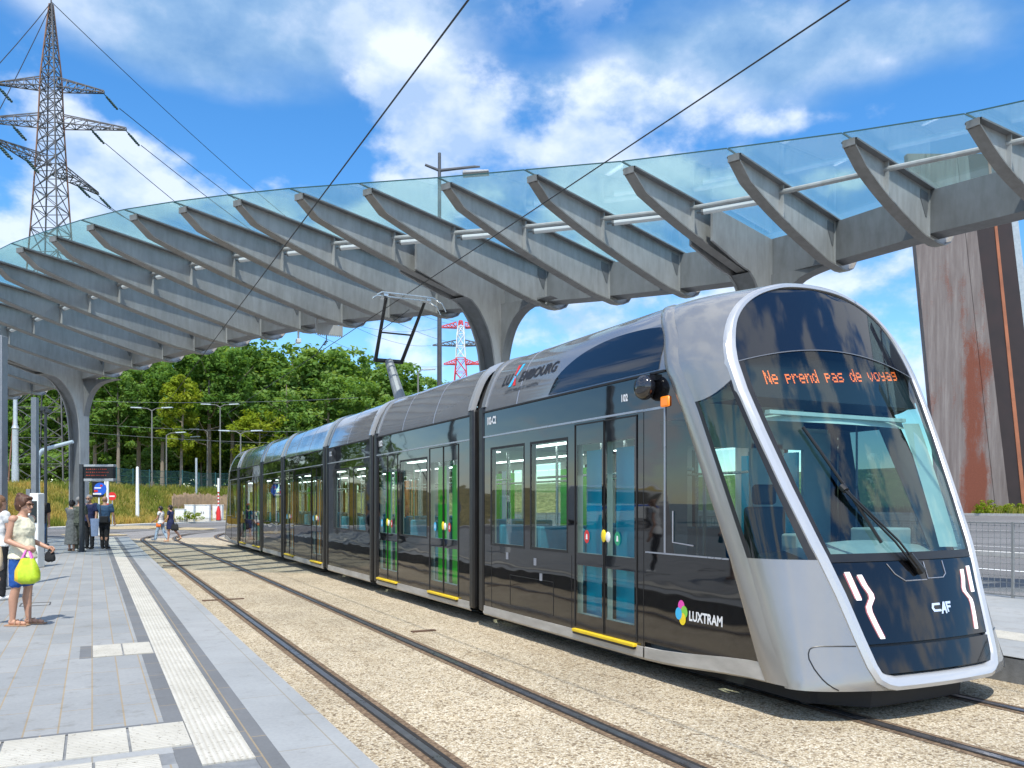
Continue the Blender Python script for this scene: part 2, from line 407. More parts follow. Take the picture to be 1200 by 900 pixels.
# curved asphalt of the road crossing behind the platform, sandy patches, pale kerb
KERB = [(-1.4, 36), (-.9, 44), (-.62, 53), (-.466, 66), (-.35, 80), (-.2, 86), (.2, 92), (.6, 96), (1.4, 90)]
def Db(t): return interp(t, KERB)
def td(t, D, z):
    X = t * D; return V((CT*X + ST*D, -ST*X + CT*D, z))
ts = [-1.4 + i*.02 for i in range(91)]
k_ = MB()
k_.grid([[td(t, Db(t)-.8, -.05), td(t, Db(t)-.8, .08), td(t, Db(t), .10), td(t, Db(t)+.35, .10)] for t in ts])
struct(k_.build('road_kerb', M_concrete))
k_ = MB(); k_.grid([[td(t, Db(t)-14, -.045), td(t, Db(t)-.8, -.045)] for t in ts])
struct(k_.build('road', M_asphalt, recalc=False))
k_ = MB()
def patch(mb, pts, z): mb.add([(p[0], p[1], z) for p in pts], [list(range(len(pts)))])
for cx, cy, rx, ry, sd_ in ((150, 617.5, 60, 2.0, 1), (110, 626, 40, 1.2, 2), (215, 619, 40, 1.4, 3)):
    D = FPX*EYE/(cy-590); pts = []
    for i in range(28):
        a = 2*PI*i/28; k = 1 + .25*noise.noise(V((math.cos(a)*2+sd_*5, math.sin(a)*2, 0)))
        pts.append(gnd(cx + rx*k*math.cos(a), cy + ry*k*math.sin(a)))
    patch(k_, pts, -.03)
struct(k_.build('sandy_ground', M_sand, recalc=False))

# grassy bank and forest floor
M_bank = speckle('dry_meadow_soil', [(0,(.16,.15,.05)),(.5,(.27,.24,.09)),(1,(.40,.33,.14))], 3, bmp=.3, big=.2, bigamt=.35)
def bank_z(t, D):
    u = (D - Db(t) - .3) / 14.0
    return .10 + 3.0 * sstep(u) + (.5 * sstep((D-Db(t)-20)/60)) + .25 * noise.noise(V((t*22, D*.13, 0))) * min(1, max(0, u*3))
b_ = MB(); Ds = [.3, .9, 1.6, 2.4, 3.3, 4.3, 5.3, 6.5, 8, 9.5, 11, 12.5, 14, 16, 19, 24, 32, 45, 70, 110, 180]
b_.grid([[td(t, Db(t)+d, bank_z(t, Db(t)+d)) for d in Ds] for t in [-1.4 + i*.0125 for i in range(121)]])
struct(b_.build('grassy_bank', M_bank, recalc=False))

# ------------------------------------------------------------------ platforms
PE = 1.447; PEND = 40.5
def platform(name, x0, x1, y0, y1, wall):
    p = MB(); p.box((x0, y0, -.05), (x1, y1, PLAT-.006)); o = p.build(name, wall, bevel=0); struct(o); return o
pl = platform('left_platform', -15, PE-.01, -6, PEND, M_edgewall)
def sheet(name, rects, z, m, parent):
    p = MB()
    for x0, y0, x1, y1 in rects: p.box((x0, y0, z-.02), (x1, y1, z))
    return p.build(name, m, parent, smooth=0)
Z1 = PLAT
sheet('paving', [(-15,-6,.437,5.1),(-15,6.05,-.11,PEND),(-.11,6.05,.437,8.95),(-.11,9.72,.437,PEND),(-15,5.1,-3.4,6.05)], Z1-.003, M_slab, pl)
sheet('edge_slab', [(1.0, -6, PE, PEND)], Z1, M_slab2, pl)
sheet('dark_paver_band', [(.437,6.05,.56,8.95),(.437,9.72,.56,PEND),(.856,4.3,1.0,PEND),(-.11,8.95,0,9.72),(.437,4.6,.56,5.4),(-3.4,6.05,.437,6.11),(.437,-6,1.0,4.3),(.856,4.3,.857,4.301)], Z1-.001, M_dark, pl)
sheet('tactile_strip', [(.56, 5.0, .856, PEND)], Z1+.003, M_tac, pl)
tt = []
x = .56
while x > -3.4:
    tt.append((x-.345, 5.46, x-.008, 6.05)); x -= .353
x = .36
while x > -3.4:
    tt.append((x-.345, 4.75, x-.008, 5.33)); x -= .353
x = .555
for _ in range(2): tt.append((x-.27, 8.98, x-.008, 9.70)); x -= .278
sheet('tactile_tile', tt, Z1+.003, M_tac2, pl)
sheet('paving_inset', [(-3.4,5.33,.437,5.46),(-3.4,4.3,.437,4.75)], Z1-.002, M_slab2, pl)
hb = MB()
for cx, cy in ((-.75, 14.1), (-1.75, 13.6), (-1.3, 7.4)):
    for dx in (-.19, .19): hb.box((cx+dx-.008, cy-.2, Z1-.004), (cx+dx+.008, cy+.2, Z1+.003))
    for dy in (-.2, .2): hb.box((cx-.19, cy+dy-.008, Z1-.004), (cx+.19, cy+dy+.008, Z1+.0035))
hb.build('manhole_cover', mat('cover_seam', (.07,.07,.07), .8), pl)
sheet('curb_ramp', [(-9, PEND, 1.0, PEND+.5)], .12, M_concrete, pl)

pr = platform('right_platform', 8.0, 13.3, -6, 42, M_edgewall)
sheet('edge_slab', [(8.0,-6,8.98,42),(9.52,-6,13.3,42)], Z1, M_slab2, pr)
sheet('tactile_strip', [(8.98,-6,9.52,42)], Z1+.002, M_tac, pr)
jn = MB()
for i in range(24): jn.box((7.994, -6+2*i-.008, 0), (8.0, -6+2*i+.008, .25))
jn.build('joint', mat('cover_seam', (.07,.07,.07), .8), pr)

# road beyond the right platform, rising gently, with lines, kerb and verge
def rz_(q): return .02 + (q - 13.4) * .0205
rr = MB(); rr.grid([[(q, y, rz_(q)) for q in (13.32, 20, 30, 40, 50, 56)] for y in (-60, 0, 30, 60, 140)])
struct(rr.build('bus_road', M_asphalt, recalc=False))
ln = MB()
for q, wd_ in ((19.5, .25), (27.0, .15), (37.0, .15), (46.0, .15)):
    ln.add([(q-wd_/2, -60, rz_(q)+.006), (q+wd_/2, -60, rz_(q)+.006), (q+wd_/2, 140, rz_(q)+.006), (q-wd_/2, 140, rz_(q)+.006)], [(0,1,2,3)])
struct(ln.build('road_markings', M_white, recalc=False))
kk = MB(); kk.box((56, -60, .6), (56.5, 140, 1.05)); kk.box((23.2, -60, 0), (23.6, 140, rz_(23.4)+.13)); struct(kk.build('kerb_stones', M_concrete))
vg = MB(); rows = []
for i in range(60):
    y = -60 + i*5
    rows.append([(q, y, 1.0 + .12*noise.noise(V((q*.3, y*.2, 3))) + (5.2*sstep((q-62)/22)*sstep((y-50)/14) )) for q in (56.5, 58, 60, 63, 66, 70, 75, 80, 90, 110, 160, 300)])
vg.grid(rows); struct(vg.build('grass_verge', speckle('green_meadow', [(0,(.06,.12,.02)),(.5,(.12,.20,.04)),(1,(.22,.26,.08))], 3, big=.25, bigamt=.35), recalc=False))
# ------------------------------------------------------------------ tram
XC = 6.28
def tram_black():
    m, nt, b = newmat('tram_black'); co = objco(nt)
    b.inputs['Base Color'].default_value = (.006,.006,.007,1); b.inputs['Roughness'].default_value = .03; b.inputs['IOR'].default_value = 1.72
    n = noise_(nt, 1.0, 2, .5, mapped(nt, co, (1, .75, 2.4)))
    bump(nt, b, n, .10, .05)
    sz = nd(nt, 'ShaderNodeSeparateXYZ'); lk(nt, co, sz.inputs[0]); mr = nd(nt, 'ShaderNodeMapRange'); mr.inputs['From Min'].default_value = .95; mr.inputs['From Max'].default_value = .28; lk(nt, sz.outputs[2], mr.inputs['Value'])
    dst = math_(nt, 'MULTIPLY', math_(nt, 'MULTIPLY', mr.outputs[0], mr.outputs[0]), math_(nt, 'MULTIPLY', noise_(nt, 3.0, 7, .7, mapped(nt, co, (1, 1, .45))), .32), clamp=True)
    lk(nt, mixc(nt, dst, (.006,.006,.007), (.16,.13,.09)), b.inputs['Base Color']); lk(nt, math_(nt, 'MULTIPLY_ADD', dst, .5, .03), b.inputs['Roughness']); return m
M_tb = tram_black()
def tram_silver(name, col, rough=.26, metal=.55, coat=.6):
    m, nt, b = newmat(name); co = objco(nt)
    n = noise_(nt, 1.4, 4, .6, co)
    lk(nt, ramp(nt, n, [(.3, tuple(c*.93 for c in col)), (.7, tuple(min(1,c*1.05) for c in col))]), b.inputs['Base Color'])
    b.inputs['Metallic'].default_value = metal; b.inputs['Roughness'].default_value = rough; b.inputs['Coat Weight'].default_value = coat; b.inputs['Coat Roughness'].default_value = .05
    nb = noise_(nt, .8, 2, .5, mapped(nt, co, (1, .6, 2.5)))
    bump(nt, b, nb, .05, .05); return m
M_ts = tram_silver('tram_silver', (.335,.325,.31)); M_tw = mat('tram_frame_white', (.50,.51,.52), .28, metal=.4, var=0, coat=.7)
M_tr = tram_silver('tram_roof_grey', (.235,.24,.25), .10, .35, .7); M_skirt = mat('tram_skirt', (.44,.42,.385), .45, metal=.2, var=.2, vscale=2.2, stretch=(1,1,4))
M_rub = mat('black_rubber', (.012,.012,.013), .6, var=.2); M_under = mat('underframe', (.025,.025,.027), .7, var=.3)
M_win = glassmat('tram_window_glass', (.66,.82,.79), .05, gain=.5, wave=.03, wscale=1.3)
M_win_dk = glassmat('tram_dark_glass', (.16,.23,.24), .07, gain=.8, wave=.03, wscale=1.3)
M_ws = glassmat('windshield_glass', (.62,.82,.81), .06, gain=.6, wave=.02, wscale=.8)
M_cap = mat('tram_cap', (.006,.009,.017), .03, var=0, ior=1.6)
M_frontb = mat('front_black', (.005,.005,.006), .04, var=0, ior=1.55)
M_mastg = mat('trim_grey', (.16,.17,.19), .35, metal=.4, var=0); M_line = mat('trim_line', (.35,.37,.42), .3, metal=.5, var=.05)
M_lin = mat('interior_lining', (.62,.66,.64), .6, var=.04); M_floor = mat('tram_floor', (.12,.13,.14), .6)
M_seat = mat('seat_teal', (.03,.20,.30), .6, var=.15); M_seatg = mat('seat_shell', (.22,.25,.27), .5)
M_pole = mat('grab_pole', (.6,.62,.62), .25, metal=.8, var=.03)
M_cyan = mat('liner_cyan', (.0,.34,.54), .35, var=.05); M_green = mat('liner_green', (.05,.60,.02), .35, var=.05); M_orng = mat('liner_orange', (.75,.24,.02), .35, var=.05)
M_yel = mat('step_yellow', (.80,.55,.02), .5, var=.06); M_logo = mat('lettering_white', (.85,.85,.85), .4, var=0); M_ink = mat('lettering_black', (.02,.02,.025), .4, var=0)
M_red = mat('sign_red', (.65,.03,.03), .4, var=.03); M_blue = mat('sign_blue', (.02,.12,.60), .4, var=.03); M_cy2 = mat('logo_cyan', (.05,.50,.85), .4, var=0)
M_mag = mat('logo_magenta', (.85,.08,.45), .4, var=0); M_lim = mat('logo_green', (.25,.65,.08), .4, var=0); M_lyel = mat('logo_yellow', (.95,.70,.02), .4, var=0)
M_led = mat('led_amber', (1.0,.16,.03), .5, var=0, emit=1.05)
M_lamp = mat('lamp_white', (.9,.86,.86), .3, var=0, emit=.35); M_amber = mat('lamp_amber', (.9,.22,.01), .25, var=0, emit=.3)
M_ceil = mat('ceiling_light', (.95,.97,.95), .5, var=0, emit=4.0)
M_blk = mat('satin_black', (.012,.012,.013), .4, var=.1)

tram = thing('tram', 'long black and silver low-floor tram standing at the stop with an orange destination display', 'tram', (XC, 4.5, 0))
TO = V((XC, 4.5, 0))
def tb(mb, name, mats, parent=None, **kw):
    """vertices are written in place coordinates; the part's origin is its thing's"""
    mb.v = [tuple(V(p) - TO) for p in mb.v]
    return mb.build(name, mats, parent or tram, **kw)
def sx(x):
    D = FPX*4.955/CT/(x-108); return (D - ST*4.955)/CT
PROF = [(1.325,.18),(1.325,3.05),(1.295,3.2),(1.215,3.42),(1.13,3.60),(1.01,3.74),(.83,3.83),(.58,3.885),(.28,3.91),(0,3.915)]
def arcpts(P):
    L = [0]
    for a, b in zip(P, P[1:]): L.append(L[-1] + math.hypot(b[0]-a[0], b[1]-a[1]))
    return L
RP = PROF[1:]; RL = arcpts(RP)
def smooth_poly(P, n):
    L = arcpts(P); out = []
    for i in range(n+1):
        d = L[-1]*i/n
        for k in range(len(P)-1):
            if d <= L[k+1] + 1e-9:
                t = (d-L[k])/max(1e-9, L[k+1]-L[k]); 
                p0 = P[max(k-1,0)]; p1 = P[k]; p2 = P[k+1]; p3 = P[min(k+2,len(P)-1)]
                def cr(a,b,c,d_): return .5*((2*b)+(-a+c)*t+(2*a-5*b+4*c-d_)*t*t+(-a+3*b-3*c+d_)*t**3)
                out.append((cr(p0[0],p1[0],p2[0],p3[0]), cr(p0[1],p1[1],p2[1],p3[1]))); break
    return out
NR = 24
ROOF = smooth_poly(RP, NR)           # half roof, side (0) to crown (NR)
ROOF[0] = (1.325, 3.05); ROOF[-1] = (0, 3.915)
def roofp(u, sgn, s, off=0.0):
    i = max(0, min(NR-1e-6, u*NR)); k = int(i); t = i-k
    a = lerp(ROOF[k][0], ROOF[k+1][0], t); z = lerp(ROOF[k][1], ROOF[k+1][1], t)
    da = ROOF[k+1][0]-ROOF[k][0]; dz = ROOF[k+1][1]-ROOF[k][1]; l = math.hypot(da, dz)
    a += off*dz/l; z += -off*da/l if l else 0
    return V((XC + sgn*a, s, z))

# ---- nose
def S0(z): return 4.86 + (z-1.3)*(.34 if z < 1.3 else .43)
def Sf(z): return .5*S0(z) + .25*S0(z-.12) + .25*S0(z+.12)
def face(a, z, off=0.0): return V((XC + a, Sf(z) + .07 - .17*(1-(a/1.3)**2) - off, z))
FO = [(.27,.60),(.29,.68),(.34,.765),(.45,.815),(.67,.865),(1.0,.93),(1.3,1.005),(1.42,1.035),(1.89,1.125),(2.37,1.2),(2.75,1.245),(3.0,1.25),(3.05,1.247)]
ARCH = smooth_poly([(1.247,3.05),(1.21,3.22),(1.10,3.45),(.93,3.63),(.70,3.765),(.42,3.855),(.18,3.885),(0,3.89)], NR)
ROWZ = [.27,.31,.36,.43,.52,.60,.62,.75,.9,1.05,1.27,1.29,1.45,1.65,1.9,2.15,2.4,2.6,2.69,2.82,2.95,3.05]
BLz = [(.28,5.10),(.43,5.18),(1.27,5.52),(2.64,6.18),(3.05,6.42),(3.36,6.66),(3.6,6.98),(3.8,7.35),(3.915,7.62)]
def bl_low(z): return interp(z, BLz)
def bl_roof(u): return interp(u, [(0,6.42),(.2,6.58),(.4,6.86),(.6,7.15),(.8,7.4),(1,7.62)])
def skin_rows(sgn, n=10):
    """rows of points from the band to the face frame"""
    rows = []
    nz = len(ROWZ)
    for j in range(nz + NR):
        if j < nz:
            z = ROWZ[j]; aF = interp(z, FO); zF = z; zB = z; aB = 1.325
            if 2.4 <= z <= 2.95:                       # the window's top line slants up to the front
                zF = z + .17*sstep((z-2.4)/.29) * (1 - sstep((z-2.69)/.3))
                aF = interp(zF, FO)
            sB = bl_low(zB) - .20
        else:
            u = (j-nz+1)/NR; k = j-nz+1
            aB, zB = ROOF[k]; aF, zF = ARCH[k]; sB = bl_roof(u) - .20
        p0 = V((XC + sgn*aB, sB, zB)); p1 = face(sgn*aF, zF)
        d = (p1-p0).length; c = p0 + V((0,-.55*(p0.y-p1.y),0)); 
        rows.append([p0*(1-t)**2 + c*2*t*(1-t) + p1*t*t for t in [i/n for i in range(n+1)]])
    return rows
IW0, IW1 = ROWZ.index(1.29), ROWZ.index(2.69)
def frame_loop(inset, off):
    pts = []
    half = [(a, z) for z, a in FO] + ARCH[1:]
    # outline inset towards the middle
    res = []
    for i, (a, z) in enumerate(half):
        p = half[max(i-1,0)]; q = half[min(i+1,len(half)-1)]
        dx, dz = q[0]-p[0], q[1]-p[1]
        if i == 0: dx, dz = half[1][0]-half[0][0], half[1][1]-half[0][1]; 
        l = math.hypot(dx, dz); nx, nz_ = -dz/l, dx/l
        if i == 0: nx, nz_ = -.35, .94
        if i == len(half)-1: nx, nz_ = 0, -1
        ins = inset * (1.0 if z < 3.05 else lerp(1.0, .5, sstep((z-3.05)/.8)))
        res.append((max(0, a + nx*ins), z + nz_*ins))
    left = [(-a, z) for a, z in res]; bottom = [(lerp(left[0][0], -left[0][0], i/8), left[0][1]) for i in range(1, 8)]
    loop = list(reversed(left)) + bottom + res[:-1]
    return [face(a, z, off) for a, z in loop], res
def build_nose(flip=None, lit=True):
    def T(mb):
        if flip is not None: mb.v = [(p[0], flip - p[1], p[2]) for p in mb.v]
        return mb
    NV = 10
    sk = MB(); gl = MB(); bd = MB(); ln = MB()
    for sgn in (-1, 1):
        rows = skin_rows(sgn, NV)
        def skip(i, j): return IW0 <= i < IW1
        sk.grid(rows, skip=skip)
        # window beside the cab: dark border and a clear middle
        wr = rows[IW0:IW1+1]
        gl = MB(); bd = MB()
        gl.grid([r[1:NV] for r in wr[:]], 0)
        bd.grid([r[0:2] for r in wr]); bd.grid([r[NV-1:NV+1] for r in wr])
        tb(T(bd), 'window_border', M_blk, tb(T(gl), 'cab_side_window', M_win))
        # inner lining so the shell has thickness
        ins = [[p + V((-sgn*.06, .05, 0)) for p in r] for r in rows[:len(ROWZ)]]
        ln.grid(ins, skip=skip)
    tb(T(sk), 'nose_shell', M_ts)
    tb(T(ln), 'nose_lining', M_blk)
    # raised silver arch between black side and nose
    ar = MB()
    for sgn in (-1, 1):
        rows = []
        zs = [.285] + ROWZ[1:]
        for j in range(len(zs) + NR):
            if j < len(zs): z = zs[j]; a = 1.325; s = bl_low(z); nrm = V((sgn,0,0))
            else:
                u = (j-len(zs)+1)/NR; p_ = roofp(u, sgn, 0); q_ = roofp(u, sgn, 0, 1.0); nrm = (q_-p_).normalized(); a = abs(p_.x-XC); z = p_.z; s = bl_roof(u)
            wb = .24 if z < 3.4 else .2
            base = V((XC + sgn*a, s, z)); k = lerp(.35, 1, sstep((z-.2)/.7))
            rows.append([base + nrm*.001 + V((0,.02,0)), base + nrm*.011, base + nrm*.016 + V((0,-wb*.30,0)), base + nrm*.014 + V((0,-wb*.55,0)), base + nrm*.002 + V((0,-wb,0)) - nrm*(.012*k)])
        ar.grid(rows)
    tb(T(ar), 'nose_arch', M_ts)
    # face frame
    loops = [frame_loop(-.012, -.05)[0], frame_loop(.0, .012)[0], frame_loop(.035, .034)[0], frame_loop(.085, .026)[0], frame_loop(.108, .0)[0], frame_loop(.108, -.05)[0]]
    fr = MB(); fr.grid([list(x) for x in zip(*loops)] + [[l[0] for l in loops]])
    tb(T(fr), 'face_frame', M_tw)
    inner = frame_loop(.10, 0)[1]
    def hw(z):
        pts = sorted((zz, aa) for aa, zz in inner); return interp(z, pts)
    zmax = max(z for a, z in inner)
    NC = 20
    def zone(z0f, z1f, n, off):
        rows = []
        for i in range(n+1):
            t = i/n; r = []
            for c in range(NC+1):
                k = -1 + 2*c/NC
                z = lerp(z0f(k), z1f(k), t); a = k*hw(z)
                z = lerp(z0f(k), z1f(k), t)
                r.append(face(a, z, off))
            rows.append(r)
        return rows
    zt = lambda k: 3.20 - .17*k*k
    lo = MB(); lo.grid(zone(lambda k: .395, lambda k: .60, 4, .010)); tb(T(lo), 'bumper_panel', M_frontb)
    up = MB(); up.grid(zone(lambda k: .622, lambda k: 1.262, 8, .008)); up_o = tb(T(up), 'front_panel', M_frontb)
    sm = MB(); sm.grid(zone(lambda k: .38, lambda k: 1.30, 4, -.03)); tb(T(sm), 'panel_gap', M_blk)
    wsd = MB(); wsd.grid(zone(lambda k: 1.33, lambda k: zt(k)-.012, 14, .004)); ws_o = tb(T(wsd), 'windshield', M_ws)
    wb_ = MB(); wb_.grid(zone(lambda k: 1.268, lambda k: 1.335, 2, .006))
    for k0, k1 in ((-1, -.955), (.955, 1)):
        wb_.grid([[face(k*hw(z), z, .008) for k in (k0, k1)] for z in [1.33 + i*.1 for i in range(18)]])
    tb(T(wb_), 'windshield_border', M_blk, ws_o)
    cp = MB(); cp.grid(zone(lambda k: zt(k), lambda k: lerp(zmax, zt(k), .0) if abs(k) < 1e-6 else zmax - (zmax-zt(1))*0, 16, .010)); tb(T(cp), 'crown_panel', M_cap)
    cl = MB(); cl.grid(zone(lambda k: zt(k)-.012, lambda k: zt(k)-.002, 1, .013)); tb(T(cl), 'crown_trim', M_mastg)
    # headlamps: two slanting strokes each side
    def stroke(pts, m_, sgn, w0):
        mb = MB()
        for rim, off, wadd in ((1, .010, .012), (0, .016, 0)):
            rows = []
            for i, (a, z) in enumerate(pts):
                ww = w0 + wadd
                zz = z + (wadd if i == 0 else -wadd if i == len(pts)-1 else 0)
                rows.append([face(sgn*(a-ww), zz, off-.02), face(sgn*(a-ww), zz, off), face(sgn*(a+ww), zz, off), face(sgn*(a+ww), zz, off-.02)])
            mb.grid(rows, rim)
        return mb
    for sgn in (-1, 1):
        hl = stroke([(.595,.66),(.63,.78),(.652,.87),(.648,.91),(.592,.975),(.592,1.01),(.63,1.08),(.655,1.165)], None, sgn, .023)
        hl2 = stroke([(.725,.965),(.772,1.19)], None, sgn, .025)
        h_ = tb(T(hl), 'headlight', [M_lamp, mat('lamp_rim', (.35,.12,.13), .3, var=0)])
        tb(T(hl2), 'light_stroke', [M_lamp, MATS['lamp_rim']], h_)
    # towing hatch on each lower corner
    for sgn in (-1, 1):
        ht = MB(); rows = skin_rows(sgn, NV)
        def onskin(v, z):
            j = max(k for k in range(len(ROWZ)-1) if ROWZ[k] <= z + 1e-6); tz = (z-ROWZ[j])/(ROWZ[j+1]-ROWZ[j]); vi = min(int(v), NV-1); t = v-vi
            return rows[j][vi].lerp(rows[j][vi+1], t).lerp(rows[j+1][vi].lerp(rows[j+1][vi+1], t), tz)
        ht.tube([onskin(v, z) + V((0, -.001, 0)) for v, z in smooth_poly([(9.9,.615),(8,.615),(6.4,.61),(5.5,.585),(5.1,.52),(5.3,.44),(5.9,.33),(6.3,.28)], 30)], .0055, 5)
        tb(T(ht), 'tow_hatch_seam', M_blk)
    # plough under the nose
    pw = MB(); rows = []
    for a in [-1.0 + i*.1 for i in range(21)]:
        s = 4.72 - .05*(1-a*a) + max(0, abs(a)-.6)*.9
        rows.append([V((XC+a*.95, s+.5, .30)), V((XC+a*.95, s+.02, .30)), V((XC+a*.95, s, .22)), V((XC+a*.95, s+.02, .07)), V((XC+a*.95, s+.5, .07))])
    pw.grid(rows); pw.box((XC-.95, 5.0, .08), (XC+.95, 6.6, .29)); tb(T(pw), 'plough', M_under)
    return T, up_o, ws_o, hw, zt
NT, front_panel, windshield, HW, ZT = build_nose()
M_stg = mat('sticker_green', (.02,.33,.16), .4, var=0)
# ---- side walls of one module, with openings
def wall(mb, s0, s1, ops, sgn, a=1.325, z0=.30, z1=3.05, m=0, wtop=None):
    ss = sorted({s0, s1, *[o[0] for o in ops], *[o[1] for o in ops]}); zs = sorted({z0, z1, *[o[2] for o in ops], *[o[3] for o in ops]})
    def skip(i, j):
        sc, zc = (ss[j]+ss[j+1])/2, (zs[i]+zs[i+1])/2
        return any(o[0] < sc < o[1] and o[2] < zc < o[3] for o in ops)
    mb.grid([[V((XC + sgn*a, s, z)) for s in ss] for z in zs], m, skip)
def pane(mb, s0, s1, z0, z1, sgn, a=1.322, m=0):
    mb.grid([[V((XC+sgn*a, s, z)) for s in (s0, s1)] for z in (z0, z1)], m)
GAPS = [(10.62,11.06),(15.55,15.95),(19.3,19.7),(24.25,24.65),(27.6,28.0),(32.4,32.8)]
LINER = [M_cyan, M_green, None, M_orng, None, M_green, None]
ENDS = 36.8
FLIP = ENDS + 4.4
mods = []
b0 = [6.42] + [g_[1] for g_ in GAPS]; b1 = [g_[0] for g_ in GAPS] + [FLIP-6.42]
WZ0, WZ1 = 1.20, 2.50
def module(i, s0, s1, wins, doors, liner, zoff=0.0):
    ops = [(a, b, WZ0, WZ1) for a, b in wins]
    for a, b in doors:
        mdl = (a+b)/2
        for c, d in ((a+.07, mdl-.05), (mdl+.05, b-.07)): ops += [(c, d, 1.19, 2.42), (c, d, .50, 1.05)]
    for sgn in (-1, 1):
        wl = MB(); li = MB(); sk = MB(); tl = MB()
        wall(wl, s0, s1, ops, sgn); wall(li, s0, s1, ops, sgn, a=1.25, z0=.36, z1=2.55)
        sk.grid([[V((XC+sgn*aa, s, z)) for s in (s0, s1)] for aa, z in ((1.2,.17),(1.31,.175),(1.332,.20),(1.332,.305),(1.31,.31))])
        tl.grid([[V((XC+sgn*aa, s, z)) for s in (s0, s1)] for aa, z in ((1.32,2.675),(1.337,2.68),(1.337,2.70),(1.32,2.705))])
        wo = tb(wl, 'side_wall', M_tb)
        tb(li, 'inner_lining', M_lin, wo); tb(sk, 'skirt', M_skirt); tb(tl, 'trim_line', M_line, wo)
    for a, b in wins:
        for sgn in (-1, 1):
            p = MB(); pane(p, a, b, WZ0, WZ1, sgn); po = tb(p, 'window', M_win, smooth=0)
            f = MB()
            for c, d, e, g_ in ((a-.03, b+.03, WZ1, WZ1+.03), (a-.03, b+.03, WZ0-.03, WZ0), (a-.03, a, WZ0, WZ1), (b, b+.03, WZ0, WZ1)):
                f.box((XC + sgn*1.30 - .027, c, e), (XC + sgn*1.30 + .027 + .002, d, g_))
            if sgn < 0 or i == 0: tb(f, 'window_frame', M_rub, po, smooth=0)
    for a, b in doors:
        mdl = (a+b)/2
        for sgn in (-1, 1):
            for c, d in ((a+.07, mdl-.05), (mdl+.05, b-.07)):
                dl = MB()
                for (u0, u1, v0, v1) in ((c-.055, c-.04, .34, 2.66), (d+.04, d+.055, .34, 2.66), (c-.04, d+.04, 2.645, 2.66)):
                    dl.box((XC + sgn*1.328 - .006, u0, v0), (XC + sgn*1.328 + .006, u1, v1))
                do = tb(dl, 'door_leaf', M_rub, smooth=0)
                p = MB(); pane(p, c, d, 1.19, 2.42, sgn); pane(p, c, d, .50, 1.05, sgn); tb(p, 'door_glass', M_win, do, smooth=0)
                if liner:
                    q = MB(); wdt = d - c; q.box((XC + sgn*1.17 - .012, d - wdt*.62, .42), (XC + sgn*1.17 + .012, d + .03, 2.36)); tb(q, 'door_liner', liner, do, smooth=0)
                    if i < 5:
                        st = MB()
                        for k, mi in ((.45, i % 2),):
                            c0 = V((XC + sgn*1.333, lerp(d, c, .42), 1.38))
                            st.add([c0] + [c0 + V((0, .055*math.cos(2*PI*j/16), .075*math.sin(2*PI*j/16))) for j in range(16)], [(0, j+1, (j+1) % 16 + 1) for j in range(16)], 0)
                            c1 = c0 + V((sgn*.002, 0, 0)); st.add([c1 + V((0,-.02,-.03)), c1 + V((0,.02,-.03)), c1 + V((0,.012,.03)), c1 + V((0,-.012,.03))], [(0,1,2,3)], 1)
                        tb(st, 'door_sticker', [(M_red if c > mdl else M_stg) if i == 0 else (M_cy2 if c > mdl else M_red), M_logo], do, smooth=0)
            bt = MB(); c0 = V((XC + sgn*1.334, mdl, 1.40)); bt.ball(c0, (.012, .05, .07), 12, 6); bt.m = 1; bt.ball(c0 + V((0, -.085, -.01)), (.012, .045, .06), 10, 6)
            tb(bt, 'door_button', [M_lyel, M_logo])
            if sgn < 0:
                ys_ = MB(); ys_.box((XC + sgn*1.375, a+.02, .288), (XC + sgn*1.32, b-.02, .322), m=0); ys_.box((XC + sgn*1.37, a+.03, .262), (XC + sgn*1.31, b-.03, .287), m=1)
                tb(ys_, 'door_step', [M_yel, M_blk], bevel=.006)
    # roof fairing with seams and a light end hoop
    rf = MB(); sm = MB()
    for sgn in (-1, 1):
        if i == 0: nn = 14; rf.grid([[roofp(u/NR, sgn, lerp(s1-.0, bl_roof(u/NR), k/nn)) for k in range(nn+1)] for u in range(NR+1)])
        elif i == 6: nn = 10; rf.grid([[roofp(u/NR, sgn, lerp(s0, FLIP - bl_roof(u/NR), k/nn)) for k in range(nn+1)] for u in range(NR+1)])
        else: rf.grid([[roofp(u/NR, sgn, s) for s in (s0, (s0+s1)/2, s1)] for u in range(NR+1)])
        for k in ((1/3, 2/3) if s1-s0 > 3.6 else (.5,)):
            s = lerp(s0, s1, k) if i else lerp(7.6, s1, .32 + .34*(k > .5) - .0)
            if i == 0 and k < .5: continue
            sm.grid([[roofp(u/NR, sgn, s+d, o_) for d, o_ in ((-.012,.0005),(-.006,.004),(.006,.004),(.012,.0005))] for u in range(NR+1)])
        # drip rail along the fairing's foot
        sm.box((XC + sgn*1.33 - .012, s0 if i else 6.45, 3.03), (XC + sgn*1.33 + .012, s1 if i < 6 else FLIP-6.45, 3.052), m=1)
    ro = tb(rf, 'roof_fairing', M_tr); tb(sm, 'roof_seam', [M_line, M_rub], ro)
    for e, dr_ in ((s0, 1), (s1, -1)):
        if (i == 0 and dr_ == 1) or (i == 6 and dr_ == -1): continue
        hp = MB()
        for sgn in (-1, 1):
            hp.grid([[roofp(u/NR, sgn, e + d*dr_, o_) for d, o_ in ((.085,-.002),(.08,.022),(-.03,.026),(-.04,-.05))] for u in range(1, NR+1)])
        tb(hp, 'roof_hoop', M_tw if dr_ == 1 else M_ts)
    # floor, ceiling and bulkheads
    fl = MB(); fl.box((XC-1.25, s0, .30), (XC+1.25, s1, .36)); tb(fl, 'floor', M_floor, smooth=0)
